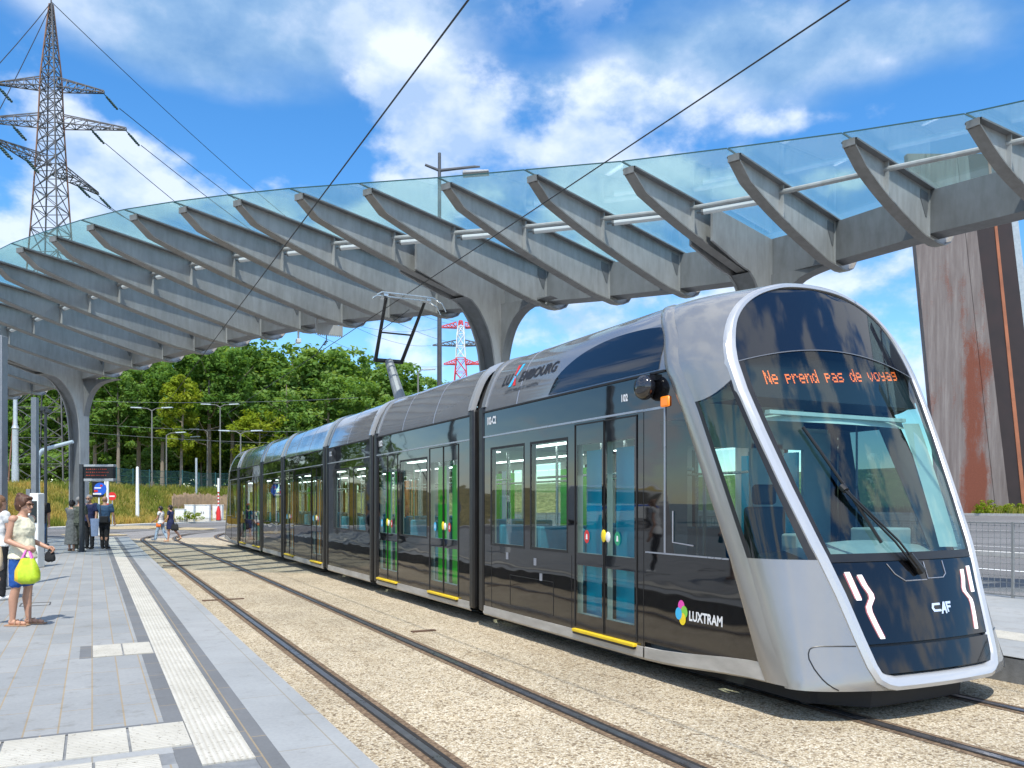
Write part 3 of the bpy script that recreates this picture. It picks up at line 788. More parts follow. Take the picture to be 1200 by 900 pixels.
    ce = MB(); ce.box((XC-1.25, s0, 2.55), (XC+1.25, s1, 2.60)); ceo = tb(ce, 'ceiling', M_lin, smooth=0)
    for x_ in (-.75, .75):
        cl_ = MB(); cl_.box((XC+x_-.06, s0+.3, 2.535), (XC+x_+.06, s1-.3, 2.549)); tb(cl_, 'ceiling_light', M_ceil, ceo, smooth=0)
    # grab poles and seats
    gp = MB()
    for s in [a - .10 for a, b in doors] + [b + .10 for a, b in doors] + [(a+b)/2 for a, b in wins]:
        for x_ in (-.55, .55): gp.tube([(XC+x_, s, .36), (XC+x_, s, 2.55)], .02, 8)
    for x_ in (-.55, .55): gp.tube([(XC+x_, s0+.2, 2.12), (XC+x_, s1-.2, 2.12)], .018, 8)
    tb(gp, 'grab_pole', M_pole)
    for a, b in wins:
        for sgn in (-1, 1):
            c = (a+b)/2
            for ds, fw in ((-.26, 1), (.30, -1)) if b - a > .8 else ((0, 1),):
                se = MB(); x0 = XC + sgn*.78
                se.box((x0-.40, c+ds-.22, .78), (x0+.40, c+ds+.22, .86), m=0)
                se.box((x0-.40, c+ds-.22*fw-.03, .82), (x0+.40, c+ds-.22*fw+.03, 1.46), m=0)
                se.box((x0-.36, c+ds-.16, .36), (x0+.36, c+ds+.16, .78), m=1)
                tb(se, 'seat', [M_seat, M_seatg], bevel=.03)
X_ = sx
specs = [
 ([(X_(613.5), X_(576)), (X_(664), X_(622.5))], [(X_(748), X_(673))]),
 ([(X_(500), X_(469))], [(X_(466.5), X_(443)), (X_(538), X_(503))]),
 ([(17.0-.72, 17.0+.15), (18.05-.55, 18.75)], []),
 ([(21.0, 22.7)], [(22.95, 24.1), (19.85, 20.95)]),
 ([(24.95, 25.9), (26.2, 27.3)], []),
 ([(29.5, 30.8)], [(30.95, 32.2), (28.15, 29.4)]),
 ([(33.2, 34.5)], [])]
for i, (wn, dr_) in enumerate(specs): module(i, (b0[i] if i else 6.78), (b1[i] if i < 6 else FLIP-6.78), wn, dr_, LINER[i])
# gangways
for g0, g1 in GAPS:
    bl = MB()
    for sgn in (-1, 1):
        rows = []
        for k in range(9):
            s = lerp(g0-.02, g1+.02, k/8); a = 1.20 if k % 2 else 1.245
            rows.append([V((XC+sgn*a, s, z)) for z in (.25, 3.05)] + [V((XC + sgn*a*(ROOF[u][0]/1.325), s, ROOF[u][1]-.07)) for u in range(2, NR+1, 2)])
        bl.grid(rows)
    bo = tb(bl, 'gangway_bellows', M_rub)
    for sgn in (-1, 1):
        for e, d in ((g0, 1), (g1, -1)):
            ps = MB(); ps.box((XC+sgn*1.30-.045, min(e-.03*d, e+.13*d), .22), (XC+sgn*1.30+.045, max(e-.03*d, e+.13*d), 3.12))
            tb(ps, 'gangway_post', M_blk, bo, bevel=.03)
# black side of the driver's cab up to the arch, with its dark pane
def cab_side(flip=None):
    def T(mb):
        if flip is not None: mb.v = [(p[0], flip-p[1], p[2]) for p in mb.v]
        return mb
    for sgn in (-1, 1):
        wl = MB(); gl = MB(); sk = MB(); tl = MB()
        def row(z, n=8, s0=6.78, d=.0): return [V((XC+sgn*1.325, lerp(s0, bl_low(z)+.01, k/n), z)) for k in range(n+1)]
        zl = [.36,.43,.6,.9,1.26]; wl.grid([row(z) for z in zl]); zh = [2.55,2.69,2.85,3.05]; wl.grid([row(z) for z in zh])
        zm = [1.26,1.5,1.8,2.1,2.4,2.55]
        wl.grid([row(z)[:4] for z in zm]); gl.grid([row(z)[3:] for z in zm])
        sk.grid([[V((XC+sgn*aa, lerp(6.80, bl_low(.3)-.1, k/6), z + (zo)*sstep(k/6))) for k in range(7)] for aa, z, zo in ((1.2,.17,.10),(1.31,.175,.10),(1.332,.20,.09),(1.332,.305,.13),(1.31,.31,.13))])
        tl.box((XC+sgn*1.328-.007, 5.55, 1.258), (XC+sgn*1.328+.007, 6.76, 1.272)); tl.box((XC+sgn*1.328-.007, 6.44, 1.27), (XC+sgn*1.328+.007, 6.46, 2.69)); tl.box((XC+sgn*1.328-.007, 6.46, 2.676), (XC+sgn*1.328+.007, 6.80, 2.70))
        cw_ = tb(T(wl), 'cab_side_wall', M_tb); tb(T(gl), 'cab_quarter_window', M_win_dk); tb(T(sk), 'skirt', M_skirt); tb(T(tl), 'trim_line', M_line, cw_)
    fl = MB(); fl.box((XC-1.0, 5.1, .40), (XC+1.0, 6.8, .46)); fl.box((XC-1.25, 5.9, .30), (XC+1.25, 6.8, .36)); tb(T(fl), 'cab_floor', M_floor, smooth=0)
    ce = MB(); ce.box((XC-1.2, 5.95, 2.86), (XC+1.2, 7.0, 2.90)); tb(T(ce), 'cab_ceiling', M_lin, smooth=0)
    # black sweep on the fairing behind the arch
    for sgn in (-1, 1):
        sw = MB(); rows = []
        for k in range(25):
            t = k/24; s_ = lerp(8.75, 6.55, t)
            ut = .31*math.sqrt(max(0, 1-((s_-7.45)/1.30)**2)) if s_ > 7.45 else .31 - .05*((7.45-s_)/.9)**2
            rows.append([roofp(lerp(.015, max(.016, ut), q/10), sgn, max(s_, bl_roof(lerp(.015, max(.016, ut), q/10))+.015), .006) for q in range(11)])
        sw.grid(rows)
        tb(T(sw), 'roof_sweep', M_cap)
cab_side(); cab_side(FLIP)
build_nose(FLIP)
# under-floor mass and wheels
uf = MB()
for i in range(7): uf.box((XC-1.05, (b0[i] if i else 6.6)+.1, .20), (XC+1.05, (b1[i] if i < 6 else FLIP-6.6)-.1, .30))
for i in (0, 2, 4, 6):
    c = (max(b0[i], 6.6) + min(b1[i], FLIP-6.6))/2; uf.box((XC-1.0, c-1.3, .05), (XC+1.0, c+1.3, .21))
tb(uf, 'underframe', M_under)

# ---- cab inside: desk, seat, sun blind, destination box, rear partition
ci = MB()
rows = []
for k in range(13):
    a = lerp(-.92, .92, k/12); rows.append([V((XC+a, 5.06 + .05*a*a, 1.0)), V((XC+a, 5.0 + .05*a*a, 1.27)), V((XC+a, 5.32, 1.36 + .06*math.cos(a*2))), V((XC+a, 5.62, 1.30)), V((XC+a, 5.70, .85))])
ci.grid(rows); ci.box((XC+.25, 5.3, 1.3), (XC+.72, 5.62, 1.52)); ci.box((XC-.72, 5.35, 1.3), (XC-.5, 5.55, 1.48))
tb(ci, 'driver_desk', mat('desk_grey', (.27,.31,.32), .55, var=.1), bevel=.02)
ds = MB(); ds.box((XC-.28, 6.0, .9), (XC+.24, 6.45, 1.02)); ds.box((XC-.26, 6.4, 1.0), (XC+.22, 6.54, 1.72)); ds.box((XC-.15, 6.42, 1.74), (XC+.11, 6.54, 1.95)); ds.tube([(XC, 6.25, .4), (XC, 6.25, .9)], .09)
tb(ds, 'driver_seat', mat('seat_black', (.02,.022,.025), .7, var=.1), bevel=.05)
pt = MB()
pt.box((XC-1.24, 6.74, .36), (XC-.82, 6.78, 2.55)); pt.box((XC+.82, 6.74, .36), (XC+1.24, 6.78, 2.55)); pt.box((XC-.82, 6.74, .36), (XC-.30, 6.78, 1.1)); pt.box((XC+.05, 6.74, .36), (XC+.5, 6.78, 2.4)); pt.box((XC-.82, 6.74, 2.35), (XC+.82, 6.78, 2.86))
tb(pt, 'cab_partition', mat('partition_grey', (.34,.44,.46), .5, var=.06), smooth=0)
bx = MB(); bx.grid([[V((XC+a, Sf(z)+.055, z)) for a in [lerp(-1.08, 1.08, k/12) for k in range(13)]] for z in (2.70, 3.13)]); bx.grid([[V((XC+a, s, 2.70)) for a in [lerp(-1.08,1.08,k/12) for k in range(13)]] for s in (Sf(2.7)+.055, 6.1)])
db = tb(bx, 'destination_box', mat('display_black', (.008,.011,.014), .5, var=0))
GL = {'N':'10001 11001 11001 10101 10011 10011 10001','e':'00000 00000 01110 10001 11111 10000 01110','p':'00000 00000 11110 10001 11110 10000 10000','r':'00000 00000 10110 11001 10000 10000 10000','n':'00000 00000 10110 11001 10001 10001 10001','d':'00001 00001 01101 10011 10001 10011 01101','a':'00000 00000 01110 00001 01111 10001 01111','s':'00000 00000 01111 10000 01110 00001 11110','v':'00000 00000 10001 10001 10001 01010 00100','o':'00000 00000 01110 10001 10001 10001 01110','y':'00000 00000 10001 10001 01111 00001 01110','g':'00000 00000 01111 10001 01111 00001 01110',' ':'00000 '*7}
msg = 'Ne prend pas de voyag'; led = MB(); cw = .0150; x0 = -.87
for ci_, ch in enumerate(msg):
    for r_, rowb in enumerate(GL[ch].split()):
        for c_, bit in enumerate(rowb):
            if bit == '1':
                a = x0 + (ci_*5.85 + c_)*cw; z = 2.95 + .09*(a+.84) - r_*.019; h = .0064
                led.add([V((XC+a+dx, Sf(zz)+.045, zz)) for dx, zz in ((-h,z-.008),(h,z-.008),(h,z+.008),(-h,z+.008))], [(0,1,2,3)])
tb(led, 'destination_text', M_led, db, smooth=0, recalc=False, weld=False)
sv = MB(); sv.grid([[V((XC+a, Sf(z)+.13+.10*a*a, z)) for a in [lerp(-1.02,1.02,k/12) for k in range(13)]] for z in (2.50, 2.57)]); sv.box((XC-.9, 5.50, 2.555), (XC+.9, 5.56, 2.59))
tb(sv, 'sun_blind', mat('blind_pale', (.55,.62,.60), .6, var=.05))
gd = MB()
for sgn in (-1, 1): gd.grid([[face(sgn*(HW(z)-.03-w_), z, -.08 - w_*.6) for w_ in (0, .16)] for z in [1.35+.15*k for k in range(9)]])
tb(gd, 'cab_pillar', mat('pillar_pale', (.42,.47,.46), .5, var=.05))

# ---- wiper
wp = MB()
piv = face(-.02, 1.20, .05); mid = face(-.55, 1.86, .06)
for da in (-.02, .03): wp.tube([piv + V((da,0,0)), face(-.20+da, 1.43, .075), mid + V((da*.5,0,0))], .010, 6)
wp.tube([face(.03, 1.17, .03), face(-.09, 1.32, .06)], [.045, .03], 8)
wo = tb(wp, 'wiper_arm', M_blk)
wb2 = MB(); pts = [face(lerp(-.745, -.335, k/8) , lerp(2.42, 1.42, k/8), .035 + .012*math.sin(k/8*PI)) for k in range(9)]
wb2.tube(pts, .014, 6); wb2.tube([mid, face(-.55, 1.90, .03)], .03, 8); tb(wb2, 'wiper_blade', M_blk, wo)
hatch = MB()
def facepath(pts, r, off=.012): hatch.tube([face(a, z, off) for a, z in pts], r, 5)
facepath([(-.33,1.245),(-.27,1.16),(-.17,1.10),(.10,1.10)], .005); facepath([(.12,1.25),(.12,1.11),(.33,1.11),(.38,1.14),(.385,1.25)], .005)
tb(hatch, 'service_hatch', M_line, front_panel)
# ---- lettering and marks
lg = MB()
def on_front(a0, z0, off=.013): return lambda u, v: face(a0 + u, z0 + v, off)
c_ = on_front(.05, .835)
for poly in ([(0,.03),(.02,.07),(.12,.07),(.12,.052),(.04,.052),(.028,.035),(.04,.018),(.12,.018),(.12,0),(.02,0)], [(.11,-.02),(.165,.075),(.19,.075),(.19,-.02),(.17,-.02),(.17,.005),(.145,.005),(.133,-.02)], [(.20,-.01),(.20,.075),(.275,.075),(.268,.055),(.22,.055),(.22,.042),(.262,.042),(.256,.024),(.22,.024),(.22,-.01)]):
    lg.add([c_(u, v) for u, v in poly], [list(range(len(poly)))])
tb(lg, 'maker_badge', mat('badge_chrome', (.75,.82,.92), .2, metal=.5, var=0), front_panel, smooth=0, weld=False)
def on_side(s0, z0, off=.004): return lambda u, v: V((XC-1.325-off, s0-u, z0+v))
lt = MB(); put_text(lt, 'LUXTRAM', .125, on_side(6.09, .665), width=.46, bold=.004)
tb(lt, 'operator_name', M_logo, smooth=0, weld=False)
lm = MB()
for k, (du, dv) in enumerate(((0,.075),(.055,.02),(.025,-.055),(-.045,-.005))):
    c0 = on_side(6.20, .715, .004 + .001*k)
    lm.add([c0(du*.8 + .048*math.cos(2*PI*j/20), dv*.9 + .058*math.sin(2*PI*j/20)) for j in range(20)], [list(range(20))], k)
tb(lm, 'operator_logo', [M_mag, M_lim, M_lyel, M_cy2], smooth=0, weld=False)
nb = MB(); put_text(nb, '102-C2', .14, on_side(10.50, 2.86), width=.30, bold=.006); put_text(nb, '102', .10, on_side(7.20, 2.82), width=.13, bold=.004)
for s_ in (15.42, 15.42+3.75): put_text(nb, '102', .14, on_side(s_, 2.86), width=.24, bold=.006)
tb(nb, 'fleet_number', M_logo, smooth=0, weld=False)
def on_roof(s0, u0, off=.006): return lambda u, v: roofp(u0 + v/RL[-1], -1, s0-u, off)
lx = MB(); put_text(lx, 'LU', .22, on_roof(10.22, .185), shear=.25, width=.27, bold=.006); put_text(lx, 'EMBOURG', .19, on_roof(9.72, .185), shear=.25, width=1.02, bold=.006); put_text(lx, "LET'S MAKE IT HAPPEN", .075, on_roof(10.02, .11), width=.92)
tb(lx, 'lettering', M_ink, smooth=0, weld=False)
xr = MB(); cx = on_roof(9.98, .17)
for poly, m_ in (([(.0,-.02),(.08,-.02),(.15,.11),(.09,.13)],0), ([(.06,.30),(.14,.30),(.13,.15),(.085,.14)],1), ([(.13,.14),(.19,.30),(.26,.30),(.17,.12)],0), ([(.10,.11),(.13,.12),(.22,-.02),(.14,-.02)],1)):
    xr.add([cx(u, v) for u, v in poly], [(0,1,2,3)], m_)
tb(xr, 'roof_emblem', [M_cy2, M_red], smooth=0, weld=False)
hp = MB()
for s_ in (6.80, 8.20, 10.35): hp.box((XC-1.328, s_-.003, .31), (XC-1.324, s_+.003, 2.68 if s_ < 7 else 1.15))
hp.box((XC-1.329, 8.62, .40), (XC-1.324, 9.78, .406)); hp.box((XC-1.329, 8.62, .40), (XC-1.324, 8.626, .80)); hp.box((XC-1.329, 8.62, .80), (XC-1.324, 9.78, .806)); hp.box((XC-1.329, 9.774, .40), (XC-1.324, 9.78, .80))
for s_, z_ in ((9.86, 1.05), (9.08, 1.02), (8.93, .84)): hp.box((XC-1.332, s_-.03, z_-.045), (XC-1.324, s_+.03, z_+.045), m=1)
tb(hp, 'side_hatch', [M_blk, M_line])
dh = MB(); dh.tube([(XC-1.335, 6.32, 1.68), (XC-1.335, 6.32, 1.38), (XC-1.335, 6.02, 1.36)], .007, 6); tb(dh, 'cab_door_handle', M_line)
# camera pod and amber side lamp
cp_ = MB(); cp_.ball((XC-1.41, sx(765)+.02, 2.90), (.10, .125, .125), 18, 12); cp_.box((XC-1.40, sx(765)-.05, 2.97), (XC-1.31, sx(765)+.07, 3.03)); tb(cp_, 'mirror_camera', mat('pod_black', (.01,.011,.016), .06, var=0, ior=1.8))
al = MB(); al.cbox((XC-1.335, sx(779)-.02, 2.74), (.03, .13, .105)); tb(al, 'indicator_lamp', M_amber, bevel=.02)
# ---- pantograph
pg = MB(); P3 = lambda a, s, z: V((XC+a, s, z))
pg.box((XC-.5, 17.3, 3.86), (XC+.5, 18.6, 3.96)); pg.tube([P3(0,17.75,3.9), P3(0,18.75,5.12)], [.14,.10], 10)
pgo = tb(pg, 'pantograph', mat('panto_grey', (.30,.31,.32), .5, metal=.3))
p2 = MB(); p2.tube([P3(-.36,18.8,5.14), P3(.36,18.8,5.14)], .05, 8)
for a_, b_ in ((-.36, -.42), (.36, .50)): p2.tube([P3(a_*.9,18.78,5.14), P3(b_, 17.7, 6.36)], [.045,.035], 8)
p2.tube([P3(-.37,18.3,5.70), P3(.42,18.3,5.70)], .02, 6); p2.tube([P3(-.37,18.3,5.72), P3(.2,17.9,6.2)], .008, 5); p2.tube([P3(.37,18.5,5.45), P3(.52,17.72,6.34)], .012, 5)
tb(p2, 'pantograph_arm', M_blk, pgo)
p3 = MB()
for s_ in (17.45, 17.78): p3.tube([P3(-.60, s_, 6.405), P3(.60, s_, 6.405), P3(.82, s_, 6.30), P3(.92, s_, 6.12)], [.022,.022,.016,.012], 8); p3.tube([P3(-.60, s_, 6.405), P3(-.72, s_, 6.33)], .016, 6)
for a_ in (-.5, .5): p3.box((XC+a_-.05, 17.45, 6.33), (XC+a_+.05, 17.78, 6.39))
tb(p3, 'collector_head', M_pole, pgo)
rc = MB(); rc.tube([roofp(.86, -1, 8.6, .01), roofp(.80, -1, 7.9, .03), roofp(.82, -1, 7.2, .025), roofp(.9, -1, 6.6, .02), (XC-.2, 6.2, 3.93)], .012, 6); tb(rc, 'roof_cable', M_rub)
BEAM= [(-0.486, 39.657), (0.398, 36.994), (1.327, 34.416), (2.235, 32.007), (3.071, 29.828), (3.854, 27.891), (4.622, 26.184), (5.482, 24.647), (6.372, 23.294), (7.363, 22.056), (8.349, 20.943), (9.567, 19.778), (10.523, 18.742), (11.675, 17.523), (12.801, 16.141), (13.924, 14.48), (14.354, 12.777), (14.556, 10.667)]
TIPS= {5: (-1.536, 23.024), 6: (-0.793, 21.708), 7: (-0.022, 20.427), 8: (0.794, 19.293), 9: (1.684, 18.333), 10: (2.633, 17.421), 11: (3.667, 16.509), 12: (4.804, 15.642), 13: (6.063, 14.68), 14: (7.363, 13.605), 15: (8.75, 12.461), 16: (10.08, 11.167), 17: (11.392, 9.816)}
# ------------------------------------------------------------------ the curved glass canopy
for k in range(4, -1, -1): TIPS[k] = (BEAM[k][0] - 5.39 + .10*(5-k), BEAM[k][1] - 4.86 - .42*(5-k))
BM = [V((x_, y_, 0)) for x_, y_ in BEAM]; TP = [V((*TIPS[k], 0)) for k in range(18)]
st = BM[0] - BM[1]
for k in range(1, 6):
    dv = Matrix.Rotation(R(2.5*k), 3, 'Z') @ st.normalized() * 2.7
    BM.insert(0, BM[0] + dv); TP.insert(0, BM[0] + Matrix.Rotation(R(2.5*k), 3, 'Z') @ V((-4.7, -6.6, 0)).normalized() * 7.6)
for b_, t_ in (((15.05,8.65),(12.58,8.41)), ((15.75,6.6),(13.55,6.75)), ((16.6,4.6),(14.5,5.0)), ((17.6,2.7),(15.5,3.3))):
    BM.append(V((*b_, 0))); TP.append(V((*t_, 0)))
OFFI = 5                                                       # index of the first measured rib
def steel(name, col, rough=.5):
    m, nt, b = newmat(name); co = objco(nt)
    n = noise_(nt, .9, 6, .65, co); n2 = noise_(nt, 7, 5, .6, mapped(nt, co, (1,1,.25)))
    c = ramp(nt, n, [(.3, tuple(c*.82 for c in col)), (.7, tuple(c*1.12 for c in col))])
    c = mixc(nt, 1, c, ramp(nt, n2, [(.3,(.86,.85,.83)),(.6,(1.05,)*3)]), 'MULTIPLY')
    lk(nt, c, b.inputs['Base Color']); b.inputs['Roughness'].default_value = rough; b.inputs['Metallic'].default_value = .15; MATS[name] = m; return m
M_steel = steel('canopy_steel', (.455,.457,.46)); M_steeld = steel('canopy_steel_dark', (.215,.22,.23)); M_flange = steel('canopy_flange', (.27,.262,.255))  # flange tone has underside shade and ground bounce put into the steel colour
M_post = steel('post_steel', (.36,.362,.37)); M_glassc = glassmat('canopy_glass', (.78,.92,.92), .05, diff=.07, dcol=(.72,.86,.86), gain=.7, thick=[(0,(.95,.98,.98)),(.25,(.92,.97,.97)),(.6,(.78,.94,.93)),(.8,(.65,.91,.90)),(1,(.48,.83,.82))])
M_edge = mat('glass_edge', (.03,.08,.08), .2, var=0)
M_tube = mat('light_tube', (.82,.84,.85), .35, var=.02)
can = thing('station_canopy', 'curving glass station canopy carried by grey steel ribs on forked posts', 'canopy', (9.5, 19.6, 0))
CO = V((9.5, 19.6, 0))
def cb(mb, name, mats, parent=None, **kw):
    mb.v = [tuple(V(p) - CO) for p in mb.v]; return mb.build(name, mats, parent or can, **kw)
ZT_, ZB_ = 7.90, 6.88
nb_ = len(BM)
def bd_(k): return (TP[k] - BM[k]).normalized(), (TP[k] - BM[k]).length
def ribbot(r, L):
    """underside of a rib at distance r out from the beam"""
    if r >= L - .42: return lerp(7.53, 7.80, (r - (L-.42))/.42)
    t = r / (L - .42)
    u = max(0.0, t - .10)/.90; s_ = u*u/(u + .10)*1.10
    return lerp(ZB_, 7.53, s_) - .10*math.sin(PI*u)*u
# beam
bm_ = MB(); rows = []
for k in range(nb_):
    d, L = bd_(k)
    rows.append([BM[k] + d*r_ + V((0,0,z)) for r_, z in ((0,7.02),(0,7.86),(-.62,7.86),(-.62,7.10),(-.5,7.02))])
bm_.grid(rows, close=True); bm_.add(rows[0], [(4,3,2,1,0)]); bm_.add(rows[-1], [(0,1,2,3,4)])
cb(bm_, 'box_beam', M_steeld, smooth=25)
for k in range(nb_):
    d, L = bd_(k); n = V((-d.y, d.x, 0)); B = BM[k]
    fn = lambda u, v, t, B=B, d=d, n=n: B + d*u + n*t + V((0,0,v))
    rs = [L - .42] + [ (L-.42)*(1 - i/16) for i in range(1, 17)]
    bot = [(r_, ribbot(r_, L)) for r_ in rs]
    tail = [(-.3, 6.875), (-.62, 6.91), (-.9, 7.02), (-1.08, 7.2), (-1.12, 7.4)]
    prof = [(L, ZT_-.02), (L-.02, 7.78)] + bot + tail + [(-.5, ZT_-.02)]
    w_ = MB(); w_.prism(prof, fn, -.02, .02)
    ro = cb(w_, 'rib', M_steel, smooth=25)
    f = MB(); path = [(L-.02, 7.78)] + bot + tail
    wdt = .105
    rows = [[fn(u, v-.001, -wdt), fn(u, v-.001, wdt), fn(u, v+.028, wdt), fn(u, v+.028, -wdt)] for u, v in path]
    f.grid(rows, close=True)
    f.box((-.001,-.001,0),(.001,.001,.001)) if False else None
    rows = [[fn(u, ZT_-.03, -.135), fn(u, ZT_-.03, .135), fn(u, ZT_, .135), fn(u, ZT_, -.135)] for u in (-.5, L)]
    f.grid(rows, close=True, m=1)
    f.grid([[fn(L+.0, 7.78, -wdt), fn(L+.0, 7.78, wdt), fn(L+.0, ZT_, wdt), fn(L, ZT_, -wdt)], [fn(L+.03, 7.78, -wdt), fn(L+.03, 7.78, wdt), fn(L+.03, ZT_, wdt), fn(L+.03, ZT_, -wdt)]], close=True)
    f.add([fn(L+.03, 7.78, -wdt), fn(L+.03, 7.78, wdt), fn(L+.03, ZT_, wdt), fn(L+.03, ZT_, -wdt)], [(0,1,2,3)])
    cb(f, 'flange', [M_flange, M_steeld], ro, smooth=40)
    s_ = MB(); rr_ = .60*L
    for t_ in (-1, 1): s_.prism([(rr_-.012, ribbot(rr_, L)+.03), (rr_+.012, ribbot(rr_, L)+.03), (rr_+.012, ZT_-.03), (rr_-.012, ZT_-.03)], fn, t_*.02, t_*.10)
    for t_ in (-1, 1): s_.prism([(-.001, 6.9), (.022, 6.9), (.022, ZT_-.03), (-.001, ZT_-.03)], fn, t_*.02, t_*.05)
    for t_ in (-1, 1): s_.prism([(.05, 7.50), (.10, 7.32), (.16, 7.32), (.40, 7.62), (.40, 7.80), (.05, 7.80)], fn, t_*.021, t_*.028, m=1)
    cb(s_, 'stiffener', [M_steel, M_steeld], ro, smooth=0)
    if k < nb_ - 1:
        d2, L2 = bd_(k+1); B2 = BM[k+1]
        gp = MB(); g0 = .012
        c = [B + d*(L+.24), B2 + d2*(L2+.24), B2 + d2*(-.42), B - d*.42]
        ax = (c[1]-c[0]).normalized(); bx_ = (c[2]-c[3]).normalized()
        c = [c[0] + ax*g0, c[1] - ax*g0, c[2] - bx_*g0, c[3] + bx_*g0]
        vs = [p + V((0,0,7.925)) for p in c] + [p + V((0,0,7.95)) for p in c]
        gp.add(vs, [(0,3,2,1),(4,5,6,7)], 0); gp.add(vs, [(0,1,5,4),(1,2,6,5),(2,3,7,6),(3,0,4,7)], 1)
        cb(gp, 'glass_panel', [M_glassc, M_edge], smooth=0)
        a_ = B + d*(.60*L) + V((0,0,7.74)); b_ = B2 + d2*(.60*L2) + V((0,0,7.74))
        tu = MB(); tu.tube([a_, b_], .05, 10); cb(tu, 'tie_tube', M_steel)
        if k - OFFI <= 15:
            e = (b_-a_); lt_ = MB(); lo_ = V((0,0,-.10)) - d*.03
            lt_.tube([a_ + e*.14 + lo_, a_ + e*.86 + lo_], .06, 10); lt_.m = 1
            for q_ in (.14, .86): lt_.tube([a_ + e*(q_-.012) + lo_, a_ + e*(q_+.012) + lo_], .066, 10)
            lt_.tube([a_ + e*.07 + lo_, a_ + e*.93 + lo_], .02, 6)
            cb(lt_, 'light_tube', [M_tube, M_steeld])
for k in (OFFI, OFFI+11, OFFI+15, 0, OFFI+20):
    d, L = bd_(k); n = V((-d.y, d.x, 0)); B = BM[k]
    if (BM[min(k+1, nb_-1)] - BM[max(k-1,0)]).dot(n) < 0: n = -n
    fn = lambda u, v, t, B=B, d=d, n=n: B + d*u + n*t + V((0,0,v))
    br = [(.52*L, ribbot(.52*L, L)+.01), (.40*L, ribbot(.40*L, L)-.03), (.29*L, ribbot(.29*L, L)-.07), (.20*L, 6.86), (.135*L, 6.55), (.085*L, 6.1), (.055*L, 5.5), (.04*L, 4.7), (.036*L, 3.6), (.036*L, PLAT)]
    br = smooth_poly(br, 30)
    o_ = MB()
    for t0, t1 in ((-.27, -.22), (.22, .27)): o_.prism(br + [(-.26, PLAT), (-.26, 7.0), (0, 7.84), (.52*L, 7.84)], fn, t0, t1)
    po = cb(o_, 'post', M_post, smooth=25)
    i_ = MB(); inn = [(u-.20*min(1, max(.3, (7.2-v)/1.5)), v) for u, v in br[6:]]
    rows = [[fn(u, v, t_) for t_ in (-.22, .22)] for u, v in inn]; i_.grid(rows)
    rows = [[fn(-.27, v, t_) for t_ in (-.22, .22)] for v in (PLAT, 7.0)]; i_.grid(rows)
    cb(i_, 'inner_web', M_steeld, po)
    fl_ = MB(); cur = smooth_poly([(.22, 4.4), (.25, 5.3), (.38, 6.0), (.58, 6.48), (.92, 6.82), (1.4, 6.97), (1.8, 7.02)], 20)
    fl_.prism([(t_, z) for t_, z in cur] + [(.22, 7.02)], lambda u, v, t, fn=fn: fn(t, v, u), -.27, .10)
    cb(fl_, 'flare', M_steeld, po, smooth=25)
# ------------------------------------------------------------------ contact wires, masts, pylons
M_wire = mat('wire_dark', (.03,.03,.032), .5, metal=.4, var=0); M_mast = mat('mast_grey', (.22,.24,.26), .5, metal=.3); M_mastd = mat('post_charcoal', (.045,.05,.055), .5, var=.15)
M_galv = mat('galvanised', (.45,.50,.53), .5, metal=.4, var=.12); M_mastd2 = mat('mast_dark', (.10,.105,.115), .5, metal=.3); M_mast2 = mat('mast_dull', (.20,.20,.19), .6, metal=.2, var=.25, vscale=1); M_pale = mat('pale_blue_grey', (.52,.60,.66), .45, var=.06)
def wire(name, label, cat, pts, r, group=None, m=None):
    o = pts[0]; mb = MB(); mb.tube([V(p) - V(o) for p in pts], r, 5)
    ob = mb.build(name, m or M_wire); ob.location = o; tag(ob, label, cat, group); return ob
def sag(a, b, s, n=16): return [V(a).lerp(V(b), i/n) - V((0,0,4*s*(i/n)*(1-i/n))) for i in range(n+1)]
wire('contact_wire', 'black overhead contact wire above the empty track', 'wire', [V((2.84, y, 6.02)) for y in (-10, 0, 20, 45)] + [V((5, 56, 6.0)), V((14, 68, 6.0))], .0095)
wire('contact_wire', 'black overhead contact wire touching the pantograph of the tram', 'wire', [V((6.28, y, 6.44)) for y in (-10, 0, 20, 45)] + [V((8.3, 55, 6.4)), V((18, 66, 6.4))], .0095)
k = OFFI + 8; d, L = bd_(k); bp = BM[k] + d*.5
br = thing('wire_bracket', 'small grey comb-edged plate with insulator hung under the canopy beam', 'bracket', (bp.x, bp.y, 6.75))
mb = MB(); mb.box((-.36,-.03,-.25), (.36,.03,.03)); mb.box((-.40,-.05,-.2), (-.34,.05,.22))
for i in range(12): mb.box((-.34+i*.06,-.028,-.28), (-.31+i*.06,.028,-.25))
mb.build('plate', M_steel, br, smooth=0); mb = MB(); mb.tube([(-.1,0,-.28), (-.1,0,-.42), (-.34,0,-.75)], .014, 6)
for i in range(3): mb.lathe([(.0,-.02),(.05,-.01),(.05,.01),(0,.02)], (-.1-.03*i, 0, -.44-.05*i), 10)
mb.build('insulator', M_mastd, br)
k = OFFI + 7; d, L = bd_(k); bp = BM[k] + d*.05
sc_ = thing('security_camera', 'small white camera under the canopy edge', 'camera', (bp.x, bp.y, 6.62), group=None)
mb = MB(); mb.box((-.06,-.12,-.12), (.06,.12,.0)); mb.build('body', M_tube, sc_, bevel=.01); mb = MB(); mb.tube([(0,0,0),(0,0,.3)], .03, 8); mb.lathe([(.0,-.14),(.05,-.13),(.05,-.12),(0,-.12)], (0,0,0), 10); mb.build('mount', M_tube, sc_)

